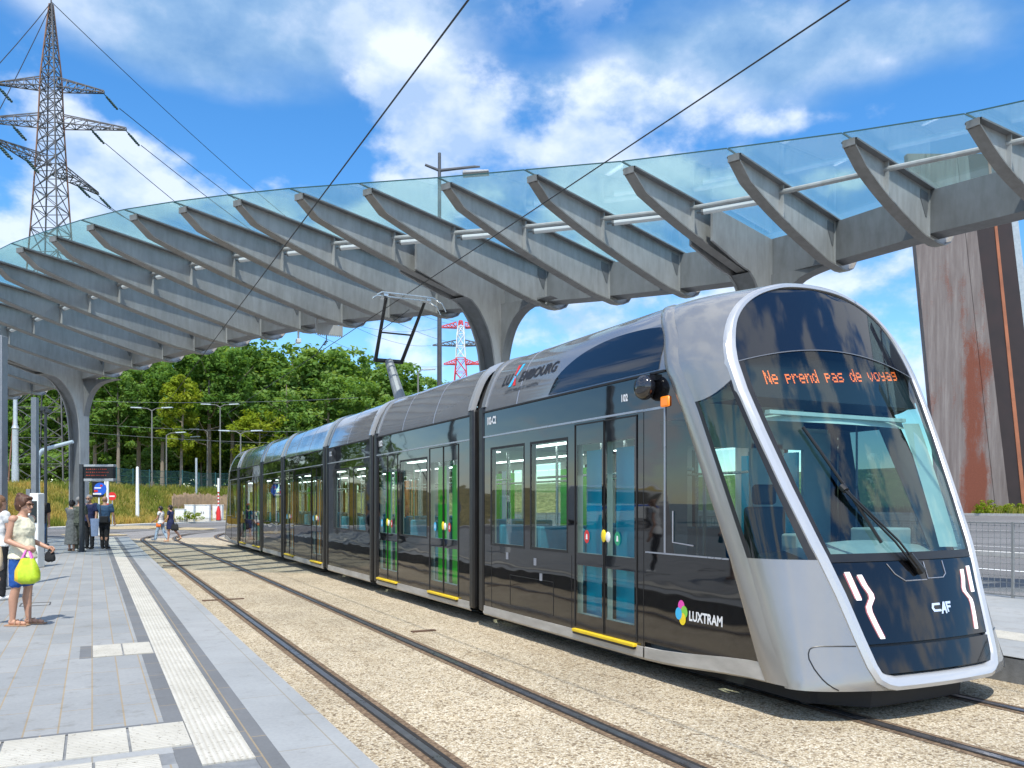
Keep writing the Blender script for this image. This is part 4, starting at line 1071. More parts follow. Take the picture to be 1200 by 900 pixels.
# tall double-arm lamp seen through the glass
p = on(515, 26, .258)
t = thing('street_lamp', 'tall dark lamp post with two arms seen through the glass canopy', 'street lamp', p)
mb = MB(); mb.tube([(0,0,0), (0,0,6), (0,0,12.55)], [.085,.075,.05], 12); mb.build('pole', M_mastd2, t)
rt = V((CT,-ST,0))
mb = MB(); z = 12.0
mb.tube([rt*-.45 + V((0,0,z+.18)), V((0,0,z)), rt*1.1 + V((0,0,z+.12)), rt*1.28 + V((0,0,z+.12))], [.04,.05,.04,.025], 8); mb.build('arm', M_mastd2, t)
mb = MB(); Mx = Matrix.Rotation(-TH, 3, 'Z'); mb.prism([(-.42,.0),(.42,.06),(.40,.12),(-.40,.10)], lambda u, v, tt: rt*(1.15+u) + V((0,0,z-.16+v)) + V((ST,CT,0))*tt, -.2, .2); mb.build('lamp_head', M_steel, t, bevel=.02)
# small lamp in front of the wood
def small_lamp(x, y, D, label, z0=0.2, arm=.8, grp=None, two=False, sgn=1):
    top = at(x, y, D); t = thing('street_lamp', label, 'street lamp', (top.x, top.y, z0), group=grp)
    h = top.z - z0; mb = MB(); mb.tube([(0,0,0), (0,0,h-.3)], [.10,.06], 8); mb.build('pole', M_mast2, t)
    for s in ((1,-1) if two else (sgn,)):
        mb = MB(); mb.tube([V((0,0,h-.3)), rt*(.35*s*arm) + V((0,0,h-.05)), rt*(s*arm) + V((0,0,h))], [.05,.04,.035], 6)
        mb.build('arm', M_mast2, t); mb = MB(); mb.prism([(arm*.8,-.05),(arm*1.0+.8,.0),(arm*1.0+.8,.09),(arm*.8,.06)], lambda u, v, tt, s=s: rt*(u*s) + V((0,0,h+v)) + V((ST,CT,0))*tt, -.16, .16); mb.build('lamp_head', M_pale, t)
    return t
small_lamp(490, 433, 62, 'slim street lamp rising above the tram roof before the treetops', arm=.5)
for x, y, D, two, lab, s in ((178, 478, 84, True, 'thick mast with double arm in front of the tree trunks', 1), (258, 474, 92, True, 'tall pale double-arm mast nearest the rear end of the tram', 1), (282, 505, 80, True, 'short grey mast with two arms over the tram end', 1), (195, 507, 90, False, 'thin lamp post with one pale arm beside the thick mast', 1), (213, 512, 96, False, 'slender single-arm lamp post before the light green tree', 1), (243, 503, 98, False, 'thin lamp post whose single arm points away from the tram', -1)):
    small_lamp(x, y, D, lab, z0=1.0, arm=1.3, two=two, grp=None, sgn=s)
p = on(230, 86, 1.5); mb = MB(); mb.tube([(0,0,0),(0,0,5.0)], .11, 8); o = mb.build('steel_post', M_galv); o.location = p; tag(o, 'bare grey post standing before the green mesh fence', 'post')
for i, (y0, y1) in enumerate(((470, 466), (497, 505), (507, 520))):
    wire('overhead_line', ['topmost thin line strung across the dark tree trunks', 'middle thin line strung across the dark tree trunks', 'lowest thin line strung across the dark tree trunks'][i], 'wire', sag(at(104, y0, 82), at(420, y1, 82), .3), .014, None, M_mast)

# pylon
M_lat = mat('pylon_steel', (.115,.115,.12), .65, metal=.2, var=.35, vscale=.6); M_latr = mat('pylon_rust', (.20,.11,.07), .8, var=.4, vscale=.8); M_latw = mat('pylon_white', (.72,.74,.74), .6, var=.08); M_latred = mat('pylon_red', (.62,.06,.07), .6, var=.1); M_ins = mat('insulator_green', (.02,.06,.055), .7, var=.1)
def lattice(mb, lev, t=.14, mats=(0,0,0), diag=.7):
    """lev: (z, half width) list; four legs with cross bracing"""
    cs = [[V((sx_*w, sy_*w, z)) for sx_, sy_ in ((-1,-1),(1,-1),(1,1),(-1,1))] for z, w in lev]
    for a, b in zip(cs, cs[1:]):
        for i in range(4):
            j = (i+1) % 4
            mb.bar(a[i], b[i], t, m=mats[0] if i % 2 else mats[2]); mb.bar(a[i], b[j], t*diag, m=mats[1]); mb.bar(a[j], b[i], t*diag, m=mats[1]); mb.bar(b[i], b[j], t*diag, m=mats[1])
def crossarm(mb, z, half, w0, dz, t=.10, ax=V((1,0,0)), n=5, mats=(0,0)):
    ay = V((-ax.y, ax.x, 0))
    for s in (-1, 1):
        tip = ax*(s*half) + V((0,0,z)); pr = None
        for i in range(n+1):
            u = i/n; c = ax*(s*lerp(w0, half, u)); ww = lerp(w0, .12, u); hh = lerp(dz, .25, u)
            q = [c + ay*ww + V((0,0,z)), c - ay*ww + V((0,0,z)), c + ay*ww*.3 + V((0,0,z+hh)), c - ay*ww*.3 + V((0,0,z+hh))]
            mb.bar(q[0], q[1], t*.7, m=mats[1]); mb.bar(q[0], q[2], t*.6, m=mats[1]); mb.bar(q[1], q[3], t*.6, m=mats[1])
            if pr:
                for k_ in range(4): mb.bar(pr[k_], q[k_], t, m=mats[0])
                mb.bar(pr[0], q[1], t*.6, m=mats[1]); mb.bar(pr[1], q[0], t*.6, m=mats[1]); mb.bar(pr[0], q[2], t*.6, m=mats[1]); mb.bar(pr[1], q[3], t*.6, m=mats[1])
            pr = q
PD = 95; pp = on(60, PD, 3.2); zy = lambda y: EYE + (590-y)/FPX*PD - pp.z
py = thing('pylon', 'tall dark lattice pylon with three cross arms rising behind the canopy', 'pylon', pp, rz=-TH)
mb = MB(); ys_ = [570, 545, 515, 480, 440, 400, 365, 330, 300, 272, 247, 225, 205, 187, 170, 154, 139, 125, 111, 98, 86, 70, 54, 40, 27, 15, 5]
def hwp(y): return interp(y, [(0,.10),(90,.80),(145,.95),(240,1.35),(570,3.1)])
lattice(mb, [(zy(y)-1.2*(i == 0), hwp(y)) for i, y in enumerate(ys_)], .13, (0, 0, 1), .6); mb.tube([(0,0,zy(5)), (0,0,zy(-3))], .08, 5)
mb.build('tower', [M_lat, M_latr], py, smooth=0)
arms = []
for yy, half, az_, w0 in ((104, 5.7, 10, .8), (147, 8.2, 8, .95), (199, 7.76, 78, 1.1)):
    mb = MB(); ax = V((math.cos(R(az_)), math.sin(R(az_)), 0)); crossarm(mb, zy(yy), half, w0, 1.3, .10, ax); ao = mb.build('cross_arm', M_lat, py, smooth=0); arms.append((yy, half, ax))
    ins = MB()
    for s in (-1, 1):
        for fr in ((1.0, .52) if half > 6 else (1.0,)):
            c = ax*(s*half*fr) + V((0,0,zy(yy)-.1)); dn = V((.55, 1.2*(1 if s > 0 else .4), -.75)).normalized()
            for o2 in (-.28, .28):
                c2 = c + V((0,o2,0)); ins.tube([c2, c2 + dn*.5], .05, 5); 
                ins.tube([c2 + dn*(.5+.12*i) for i in range(13)], [.16 if i % 2 else .09 for i in range(13)], 8)
    ins.build('insulator', M_ins, ao)
pyM = Matrix.Translation(pp) @ Matrix.Rotation(-TH, 4, 'Z')
# distant red and white pylons
def far_pylon(x, D, ytop, label, sc=1.0):
    b = on(x, D, -2); t = thing('transmission_pylon', label, 'pylon', b, rz=-TH, group=None)
    zz = lambda y: EYE + (590-y)/FPX*D + 2; k = D/FPX
    mb = MB(); lv = [590, 540, 500, 470, 452, 436, 420, 406, 392, 382, ytop]
    for i, (a, b_) in enumerate(zip(lv, lv[1:])):
        red = 1 if (a <= 452 and a > 420) or a <= 385 else 0
        lattice(mb, [(zz(a), k*interp(a, [(375,1.5),(392,4.2),(420,5.5),(470,9),(590,18)])*sc), (zz(b_), k*interp(b_, [(375,1.5),(392,4.2),(420,5.5),(470,9),(590,18)])*sc)], .30, (red, red, red), .7)
    mb.build('tower', [M_latw, M_latred], t, smooth=0)
    for yy, half, m_ in ((384, 26, M_latred), (405, 33, M_lat), (427, 20, M_latred)):
        mb = MB(); crossarm(mb, zz(yy), half*k*sc, 1.6, 2.0, .24); mb.build('cross_arm', m_, t, smooth=0)
    return b, t
far_pylon(540, 300, 376, 'distant red and white lattice pylon between the lamp post and the canopy post'); far_pylon(568, 360, 388, 'farther red and white pylon half hidden by the canopy post', .8)
tgt = [at(540, 378, 300), at(512, 384, 300), at(566, 384, 300), at(505, 405, 300), at(572, 405, 300), at(525, 428, 300)]
src = [pyM @ V((0,0,zy(2)))] + [pyM @ (arms[0][2]*5.9 + V((.8,1.6,zy(103)-1.1))), pyM @ (arms[1][2]*8.4 + V((.8,1.6,zy(147)-1.1))), pyM @ (arms[1][2]*4.4 + V((.8,1.6,zy(147)-1.1))), pyM @ (arms[2][2]*7.9 + V((.8,1.6,zy(199)-1.1))), pyM @ (arms[2][2]*4.1 + V((.8,1.6,zy(199)-1.1)))]
labs = ['top earth wire running down from the tip of the dark pylon', 'power line from the upper arm of the dark pylon', 'power line from the outer end of the long middle arm', 'power line from midway along the middle arm', 'power line from the end of the skewed lowest arm', 'power line from midway along the lowest arm']
for a, b, l_ in zip(src, [tgt[0], tgt[2], tgt[4], tgt[3], tgt[5], tgt[1]], labs): wire('power_line', l_, 'wire', sag(a, b, 7.0, 24), .045)
for a, l_, e in ((pyM @ V((0,0,zy(3))), 'thin wire falling gently from the tip of the dark pylon away from the canopy', at(-300, 330, 60)), (pyM @ V((-.1,0,zy(8))), 'steeply falling thin wire from just under the pylon tip', at(-260, 560, 60)), (pyM @ (arms[0][2]*-5.9 + V((0,0,zy(103)))), 'wire leaving the far end of the upper pylon arm, away from the canopy', at(-300, 420, 60))):
    wire('power_line', l_, 'wire', sag(a, e, 2.0, 12), .045)

# weathered steel slabs beyond the road
def rusty():
    m, nt, b = newmat('weathered_steel'); co = objco(nt)
    st = noise_(nt, 2.2, 7, .7, mapped(nt, co, (1.3, 1.3, .09))); bl_ = noise_(nt, .38, 7, .68, mapped(nt, co, (1.2, 1.2, .42), loc=(1.9,.0,2.2))); fn_ = noise_(nt, 12, 5, .7, co)
    c = ramp(nt, st, [(.28, (.115,.092,.088)), (.5, (.18,.152,.146)), (.72, (.262,.235,.225))])
    rs = ramp(nt, fn_, [(.3, (.12,.032,.018)), (.7, (.22,.065,.035))])
    sepx = nd(nt, 'ShaderNodeSeparateXYZ'); lk(nt, co, sepx.inputs[0])
    band = math_(nt, 'EXPONENT', math_(nt, 'MULTIPLY', math_(nt, 'POWER', math_(nt, 'DIVIDE', math_(nt, 'SUBTRACT', sepx.outputs[0], math_(nt, 'MULTIPLY_ADD', sepx.outputs[2], -.02, .35)), 1.05), 2.0), -1.0))
    lowr = nd(nt, 'ShaderNodeMapRange'); lowr.inputs['From Min'].default_value = 19; lowr.inputs['From Max'].default_value = 2; lk(nt, sepx.outputs[2], lowr.inputs['Value'])
    f = math_(nt, 'ADD', bl_, math_(nt, 'MULTIPLY', math_(nt, 'MULTIPLY', band, lowr.outputs[0]), .30))
    f = ramp(nt, math_(nt, 'ADD', f, math_(nt, 'MULTIPLY', math_(nt, 'SUBTRACT', fn_, .5), .34)), [(.56, (0,0,0)), (.70, (1,1,1))])
    c = mixc(nt, f, c, rs)
    lk(nt, c, b.inputs['Base Color']); b.inputs['Roughness'].default_value = .75; bump(nt, b, fn_, .2, .03); MATS['weathered_steel'] = m; return m
M_cor = rusty(); M_cord = mat('dark_steel', (.030,.020,.022), .7, var=.3, vscale=.8); M_core = mat('rust_edge', (.35,.13,.07), .8, var=.25, vscale=.6)
SD = 60
def slab(name, label, base, topx, m, th, grp, thing_=True):
    b0, b1 = base; t0, t1, yt = topx
    p = [at(b0, 600, SD), at(b1, 600, SD), at(t1, yt, SD), at(t0, yt, SD)]
    return p
fw = V((ST, CT, 0))
def slabthing(label, quads, loc):
    t = thing('steel_monolith', label, 'monolith', loc, rz=-TH)
    Mi = (Matrix.Translation(loc) @ Matrix.Rotation(-TH, 4, 'Z')).inverted()
    for name, q, th, dep, m in quads:
        mb = MB(); q = [at(x, y, SD + dep) for x, y in q]
        mb.add([Mi @ a for a in q] + [Mi @ (a + fw*th) for a in q], [(0,1,2,3),(7,6,5,4),(0,4,5,1),(1,5,6,2),(2,6,7,3),(3,7,4,0)])
        mb.build(name, m, t, smooth=0)
slabthing('broad leaning slab of grey and rust streaked steel beyond the road', [('plate', [(1103,604),(1167,604),(1121,180),(1063,180)], .5, 0, M_cor), ('plate', [(1167.6,604),(1184,604),(1134,180),(1121.5,180)], .42, .06, M_cor)], on(1140, SD, .9))
slabthing('narrow dark leaning steel plates with a rusty edge beside the broad slab', [('plate', [(1172,604),(1199,604),(1157,180),(1126,180)], .4, .9, M_cord), ('rusty_edge', [(1199,604),(1204,604),(1160,180),(1157,180)], .8, .85, M_core), ('dark_plate', [(1204,604),(1226,604),(1176,180),(1160,180)], .4, 1.3, M_cord), ('grey_edge', [(1226,604),(1234,604),(1184,180),(1176,180)], .4, 1.6, M_galv)], on(1190, SD+2, .9))
# ------------------------------------------------------------------ trees, grass, fences
def leafmat(name, cols, trans=.45):
    m, nt, b = newmat(name); nt.nodes.remove(b); out = nt.nodes['Material Output']
    at_ = nd(nt, 'ShaderNodeAttribute'); at_.attribute_name = 'tone'
    oi = nd(nt, 'ShaderNodeObjectInfo')
    f = math_(nt, 'ADD', math_(nt, 'MULTIPLY', at_.outputs['Fac'], .7), math_(nt, 'MULTIPLY', oi.outputs['Random'], .36))
    c = ramp(nt, f, cols)
    d = nd(nt, 'ShaderNodeBsdfDiffuse'); t = nd(nt, 'ShaderNodeBsdfTranslucent'); lk(nt, c, d.inputs[0]); lk(nt, mixc(nt, 1, c, (1.5,1.35,.55), 'MULTIPLY'), t.inputs[0])
    mx = nd(nt, 'ShaderNodeMixShader'); mx.inputs[0].default_value = trans; lk(nt, d.outputs[0], mx.inputs[1]); lk(nt, t.outputs[0], mx.inputs[2]); lk(nt, mx.outputs[0], out.inputs[0])
    MATS[name] = m; return m
L_deep = leafmat('leaves_deep_green', [(0,(.06,.135,.028)),(.5,(.125,.24,.05)),(1,(.21,.33,.095))])
L_mid = leafmat('leaves_mid_green', [(0,(.09,.18,.04)),(.5,(.165,.29,.07)),(1,(.26,.38,.13))])
L_lite = leafmat('leaves_light_green', [(0,(.14,.21,.02)),(.5,(.22,.30,.03)),(1,(.30,.36,.05))])
M_bark = mat('bark_grey', (.24,.20,.155), .9, var=.3, vscale=1.2, stretch=(1,1,.25), bmp=.4, bscale=6)
def leafmesh(name, clumps, nleaf, size, rg, material, flat=.6):
    vs, fs, tone = [], [], []
    for c, r, tn in clumps:
        for _ in range(nleaf):
            while True:
                d = V((rg.uniform(-1,1), rg.uniform(-1,1), rg.uniform(-1,1)))
                if d.length < 1: break
            p = c + V((d.x*r, d.y*r, d.z*r*.62))
            n = (d*.7 + V((rg.gauss(0,.5), rg.gauss(0,.5), rg.gauss(.55,.45)))).normalized()
            u = n.orthogonal().normalized(); u = Quaternion(n, rg.uniform(0, 6.28)) @ u; w = n.cross(u)
            s = size * rg.uniform(.6, 1.3); b = len(vs)
            vs += [p - u*s*.55, p + w*s*.34 - n*s*.06, p + u*s*.55, p - w*s*.34 - n*s*.06]
            fs.append((b, b+1, b+2, b+3)); tone.append(min(1, max(0, tn + rg.gauss(0, .16))))
    me = bpy.data.meshes.new(name); me.from_pydata([tuple(v) for v in vs], [], fs); me.materials.append(material)
    a = me.attributes.new('tone', 'FLOAT', 'FACE'); a.data.foreach_set('value', tone)
    return me
def crown_clumps(rg, w, h, z0, n, cr, lumps=6, tall=False):
    """clumps on the shells of several lobes, so that the outline is uneven and sky shows between"""
    lob = []
    for i in range(lumps):
        a = rg.uniform(0, 6.28); zf = rg.uniform(.12, .86); env = math.sin(PI*min(.98, .12 + zf*.80))**.7
        lob.append((V((math.cos(a)*w*.30*env*rg.uniform(.5,1.2), math.sin(a)*w*.30*env*rg.uniform(.5,1.2), z0 + h*zf)), w*.26*rg.uniform(.75,1.2), h*rg.uniform(.13,.2)))
    lob.append((V((0,0,z0+h*.82)), w*.24, h*.17)); lob.append((V((0,0,z0+h*.5)), w*.36, h*.28))
    out = []
    for _ in range(n):
        c, rw, rh = rg.choice(lob); d = V((rg.gauss(0,1), rg.gauss(0,1), rg.gauss(.15,1))).normalized(); k = rg.uniform(.7, 1.08)
        p = c + V((d.x*rw*k, d.y*rw*k, d.z*rh*k)); out.append((p, cr*rg.uniform(.6,1.35), min(1, max(0, .42 + .34*rg.gauss(0,1)))))
    return out
def trunkmesh(name, rg, h, r, limbs, z0, w):
    mb = MB(); lean = (rg.uniform(-.4,.4), rg.uniform(-.4,.4))
    ax = [V((lean[0]*(i/6)**2 + rg.uniform(-.08,.08), lean[1]*(i/6)**2 + rg.uniform(-.08,.08), h*i/6 - .3*(i == 0))) for i in range(7)]
    mb.tube(ax, [r*1.35, r*1.0, r*.86, r*.74, r*.58, r*.38, r*.12], 9)
    for i in range(limbs):
        z = lerp(z0*.86, h*.86, (i+.5)/limbs); k = min(5, int(z/h*6)); b = ax[k].lerp(ax[k+1], z/h*6-k); a = rg.uniform(0, 6.28); l = w*.42*rg.uniform(.5, 1)
        e = b + V((math.cos(a)*l, math.sin(a)*l, l*rg.uniform(.35,.8))); m_ = b.lerp(e, .5) + V((0,0,-l*.06))
        mb.tube([b, m_, e], [r*.32, r*.2, r*.06], 6)
    return mb
TREES = {}
def proto(key, h, w, z0f, n, cr, nleaf, size, lm, r, seed, limbs=9, lumps=6):
    rg = random.Random(seed)
    cl = crown_clumps(rg, w, h*(1-z0f), h*z0f, n, cr, lumps)
    me = leafmesh('crown', cl, nleaf, size, rg, lm); tm = trunkmesh('trunk', rg, h*.93, r, limbs, h*z0f, w)
    TREES[key] = (me, tm, h, w)
# key: height 20, crown width ...
proto('tall_a', 20, 8.5, .42, 105, .95, 44, .52, L_deep, .30, 1); proto('tall_b', 20, 9.5, .34, 120, 1.0, 44, .52, L_deep, .33, 2, lumps=8)
proto('mid_a', 18, 11, .16, 150, 1.1, 44, .55, L_mid, .32, 3, lumps=9); proto('mid_b', 18, 12, .10, 160, 1.15, 44, .55, L_mid, .34, 4, lumps=10)
proto('lite_a', 16, 6.2, .30, 85, .75, 44, .45, L_lite, .20, 5, lumps=7); proto('lite_b', 12, 9, .16, 90, .85, 44, .45, L_lite, .18, 6, lumps=6)
proto('bush', 4.5, 5, .02, 60, .7, 40, .42, L_mid, .08, 8, limbs=6, lumps=5)
TM = {}
def tree(key, x, D, ytop, label, group=None, wk=1.0, rz=None, zoff=0.0):
    me, tm, h, w = TREES[key]; t_ = (x-600)/FPX; z0 = bank_z(t_, D) - .1 + zoff
    top = EYE + (590-ytop)/FPX*D; s = (top - z0)/h
    p = on(x, D, z0); t = thing('tree', label, 'tree', p, rz=rnd.uniform(0, 6.28) if rz is None else rz, group=group); t.scale = (s*wk, s*wk, s)
    if key not in TM:
        c = bpy.data.objects.new('crown', me); COL.objects.link(c); c.parent = t; tr_ = tm.build('trunk', M_bark, t); TM[key] = tr_.data
    else:
        for nm, dt in (('trunk', TM[key]), ('crown', me)):
            o = bpy.data.objects.new(nm, dt); COL.objects.link(o); o.parent = t
    return t
G1 = 'tall bare-trunked trees along the edge of the wood'
fr = [(139, 92, 432, 'tall_a', 'slim tall trunk behind the white pole, crown under the canopy post'), (163, 98, 420, 'tall_b', 'tall dark tree behind the round blue sign post'), (190, 96, 425, 'tall_a', 'tall tree directly behind the thick double-arm mast'),
      (245, 101, 405, 'tall_b', 'tall tree with pale trunk behind the tall double-arm mast'), (272, 103, 404, 'tall_a', 'tall tree rising behind the rear end of the tram'), (112, 94, 440, 'tall_b', 'tall tree whose trunk meets the forked canopy post')]
for x, D, yt, k, lab in fr: tree(k, x, D, yt, lab)
tree('lite_a', 212, 94, 438, 'narrow light green tree with pointed crown and bare lower trunk'); tree('lite_b', 303, 100, 474, 'low spreading light green tree above the far tram roof'); tree('lite_b', 236, 104, 470, 'pale green understorey tree between bare trunks', wk=.7)
G2 = 'dark broadleaf trees deeper in the wood'; G3 = 'rounded green trees behind the tram roof'
for i, (x, D, yt, k) in enumerate([(125,112,425,'tall_b'),(150,118,416,'mid_a'),(178,110,412,'tall_b'),(205,120,408,'mid_b'),(232,114,404,'tall_b'),(258,122,403,'mid_a'),(95,116,430,'mid_b'),(70,112,436,'mid_a'),(45,116,440,'mid_b'),(20,110,442,'mid_a'),(-5,114,440,'mid_b'),(-40,112,440,'mid_a'),(-80,112,440,'tall_b'),(-130,108,440,'mid_b'),
      (140,132,430,'mid_b'),(190,134,424,'mid_a'),(240,136,418,'mid_b'),(20,130,440,'mid_b'),(-60,126,430,'mid_a'),(80,130,440,'mid_a')]):
    tree(k, x, D, yt, 'dark broadleaf tree deeper in the wood behind the front trunks', G2)
for i, (x, D, yt, k, w_) in enumerate([(292,112,404,'mid_a',1.1),(318,118,402,'mid_b',1.1),(345,116,406,'mid_a',1.2),(372,122,409,'mid_b',1.1),(398,120,412,'mid_a',1.2),(424,126,420,'mid_b',1.2),(448,124,425,'mid_a',1.1),(470,130,430,'mid_b',1.1),(492,134,440,'mid_a',1.0),(512,136,452,'mid_b',.9),(528,140,458,'mid_a',.8),(335,104,440,'mid_b',1.1),(385,106,440,'mid_a',1.15),(430,110,452,'mid_b',1.2),(475,114,462,'mid_a',1.2),(300,136,420,'mid_b',1.2),(350,140,424,'mid_a',1.2),(410,142,430,'mid_b',1.2)]):
    tree(k, x, D, yt, 'rounded green tree of the wood behind the tram roof', G3, w_)
for i, (x, D) in enumerate([(105,100),(130,102),(152,103),(172,101),(200,104),(224,107),(250,108),(276,109),(60,104),(30,102),(0,101),(320,108),(350,110)]):
    tree('bush', x + rnd.uniform(-6,6), D, 545 - rnd.uniform(0,22), 'dark undergrowth bush at the foot of the wood behind the mesh fence', 'undergrowth bushes at the foot of the wood', wk=1.25)
# wood that continues to the left, seen in the tram's shiny side
for i in range(16):
    a = R(-38 - i*5.2 + rnd.uniform(-1.5,1.5)); D = 62 + rnd.uniform(-6, 10); me, tm, h, w = TREES['mid_a' if i % 2 else 'tall_b']
    p = V((math.sin(a)*D, math.cos(a)*D, .0)); t = thing('tree', 'broadleaf tree of the row beyond the platform, mirrored in the tram side', 'tree', p, rnd.uniform(0,6), 'trees mirrored in the tram side'); t.scale = (.7,)*3
    for nm, dt in (('trunk', TM['mid_a' if i % 2 else 'tall_b']), ('crown', me)):
        o = bpy.data.objects.new(nm, dt); COL.objects.link(o); o.parent = t
# far wood as one mass
rg = random.Random(31); cl = []
for i in range(420):
    x = rg.uniform(-300, 560); D = rg.uniform(150, 175); yt = interp(x, [(-300,430),(100,430),(300,415),(450,435),(530,462),(560,480)])
    p = at(x, lerp(yt+6, 575, rg.random()**1.3), D); cl.append((p, 3.2*rg.uniform(.7,1.3), rg.random()))
o = bpy.data.objects.new('woodland', leafmesh('woodland', cl, 30, 1.5, rg, L_deep)); COL.objects.link(o); tag(o, 'far part of the wood closing the gaps between trunks', 'woodland', kind='stuff')

# meadow grass on the bank
grassm = leafmat('meadow_grass', [(0,(.10,.16,.03)),(.35,(.20,.235,.05)),(.6,(.40,.34,.10)),(.85,(.52,.38,.12)),(1,(.48,.27,.08))], .35)
def blades(n, sample, hmin, hmax, wd, rg, tonefn):
    vs, fs, tone = [], [], []
    for _ in range(n):
        p = sample(rg)
        if p is None: continue
        h = rg.uniform(hmin, hmax); a = rg.uniform(0, 6.28); u = V((math.cos(a), math.sin(a), 0)); bend = V((rg.gauss(0,.25), rg.gauss(0,.25), 0))*h; b = len(vs)
        vs += [p - u*wd, p + u*wd, p + u*wd*.6 + bend*.4 + V((0,0,h*.6)), p - u*wd*.6 + bend*.4 + V((0,0,h*.6)), p + bend + V((0,0,h))]
        fs += [(b,b+1,b+2,b+3),(b+3,b+2,b+4)]; tn = min(1, max(0, tonefn(p, rg))); tone += [tn, min(1, tn+.08)]
    me = bpy.data.meshes.new('grass'); me.from_pydata([tuple(v) for v in vs], [], fs); me.materials.append(grassm)
    a = me.attributes.new('tone', 'FLOAT', 'FACE'); a.data.foreach_set('value', tone)
    o = bpy.data.objects.new('grass', me); COL.objects.link(o); return o
def s1(rg):
    t = rg.uniform(-.75, -.30); d = rg.uniform(.5, 17); D = Db(t)+d
    if -.415 < t < -.345 and d < 5.2: return None
    return td(t, D, bank_z(t, D))
def tone1(p, rg):
    n = noise.noise(p*.22) + .5*noise.noise(p*.7); return .39 + .75*n + rg.gauss(0,.12) - .10*(p.z-1.5)
tag(blades(30000, s1, .30, .75, .045, random.Random(5), tone1), 'tall dry yellow and green meadow grass on the bank', 'grass', kind='stuff')
def s2(rg):
    q = 56.7 + abs(rg.gauss(0,1.6)); y = rg.uniform(15, 60); return V((q, y, 1.0))
tag(blades(5000, s2, .15, .75, .03, random.Random(6), lambda p, rg: .22 + .5*noise.noise(p*.5) + rg.gauss(0,.2)), 'weedy grass with yellow flowers along the far road edge', 'grass', kind='stuff')

# green mesh fence before the wood; brown paling; white cabinets
M_fence = mat('fence_green', (.02,.09,.10), .5, var=.15); M_pal = mat('paling_wood', (.36,.255,.17), .85, var=.25, vscale=2)
fe = thing('mesh_fence', 'dark green mesh fence along the top of the grassy bank', 'fence', (0,0,0))
tt_ = [-.52 + i*.02 for i in range(11)]; prev = None
rl = MB(); wr = MB()
def fpt(t): D = Db(t) + 14.5; p = td(t, D, 0); p.z = bank_z(t, D); return p
for t_ in tt_:
    p = fpt(t_); mb = MB(); mb.box((p.x-.05, p.y-.05, p.z-.2), (p.x+.05, p.y+.05, p.z+2.15)); mb.build('post', M_fence, fe, smooth=0)
    if prev is not None:
        for z in (.15, .75, 1.35, 2.0): rl.bar(prev + V((0,0,z)), p + V((0,0,z)), .035)
        for i in range(1, 16): q = prev.lerp(p, i/16); wr.bar(q + V((0,0,.1)), q + V((0,0,2.05)), .022)
    prev = p
rl.build('rail', M_fence, fe, smooth=0); wr.build('wire_mesh', M_fence, fe, smooth=0)
pf = thing('paling_fence', 'reddish wooden paling fence behind the white cabinets', 'fence', (0,0,0)); mb = MB(); r2 = MB(); prev = None
for i in range(46):
    t_ = lerp(-.412, -.335, i/45); D = Db(t_) + 5.5; p = td(t_, D, 0); p.z = bank_z(t_, D); h = 1.55 + rnd.uniform(-.12,.12)
    mb.box((p.x-.06, p.y-.02, p.z-.1), (p.x+.06, p.y+.02, p.z+h))
    if prev is not None: r2.bar(prev + V((.0,.06,.5)), p + V((0,.06,.5)), .05); r2.bar(prev + V((.0,.06,1.1)), p + V((0,.06,1.1)), .05)
    prev = p
mb.build('paling', M_pal, pf, smooth=0); r2.build('rail', M_pal, pf, smooth=0)
M_cab = mat('cabinet_white', (.78,.79,.77), .45, var=.05)
def cabinet(x0, x1, y0, y1, D, label, base=True):
    a = on((x0+x1)/2, D, 0); wd = (x1-x0)/FPX*D; z1 = EYE + (590-y0)/FPX*D; z0 = EYE + (590-y1)/FPX*D
    t = thing('utility_cabinet', label, 'cabinet', (a.x, a.y, z0), rz=-TH)
    mb = MB(); mb.box((-wd/2, -.25, .12), (wd/2, .25, z1-z0)); mb.box((-wd/2-.03, -.29, z1-z0), (wd/2+.03, .29, z1-z0+.05)); mb.build('body', M_cab, t, bevel=.02)
    mb = MB(); mb.box((-wd/2+.02, -.23, -.15), (wd/2-.02, .23, .12)); mb.build('plinth', M_concrete, t)
    for s in (-1, 1):
        mb = MB(); mb.box((min(s*.02, s*(wd/2-.06)), -.272, .2), (max(s*.02, s*(wd/2-.06)), -.252, z1-z0-.08)); d_ = mb.build('door', M_cab, t)
        if base: mb = MB(); mb.box((s*.10-.035, -.30, (z1-z0)*.42), (s*.10+.035, -.274, (z1-z0)*.56)); mb.build('handle', M_mast, d_)
cabinet(206, 217, 597, 610, 74.4, 'lowest and smallest of the white utility cabinets', False); cabinet(217.5, 228, 592, 609.5, 75.3, 'narrow tall white cabinet behind the green shrub', False); cabinet(230.5, 246.5, 592, 609, 77.5, 'widest white utility cabinet with two dark handles'); cabinet(250, 261, 592, 609.5, 79.7, 'white cabinet behind the red and white bollard beside the tram')
sh = thing('shrub', 'small green shrub growing in front of the narrow cabinet', 'shrub', on(222, 74.2, .25)); rg = random.Random(77)
o = bpy.data.objects.new('foliage', leafmesh('foliage', [(V((rg.gauss(0,.45), rg.gauss(0,.3), rg.uniform(.1,.7))), .28, rg.random()) for _ in range(16)], 26, .16, rg, L_lite)); COL.objects.link(o); o.parent = sh
mb = MB(); mb.tube([(0,0,0),(.05,0,.5)], .03, 6); mb.build('stem', M_bark, sh)
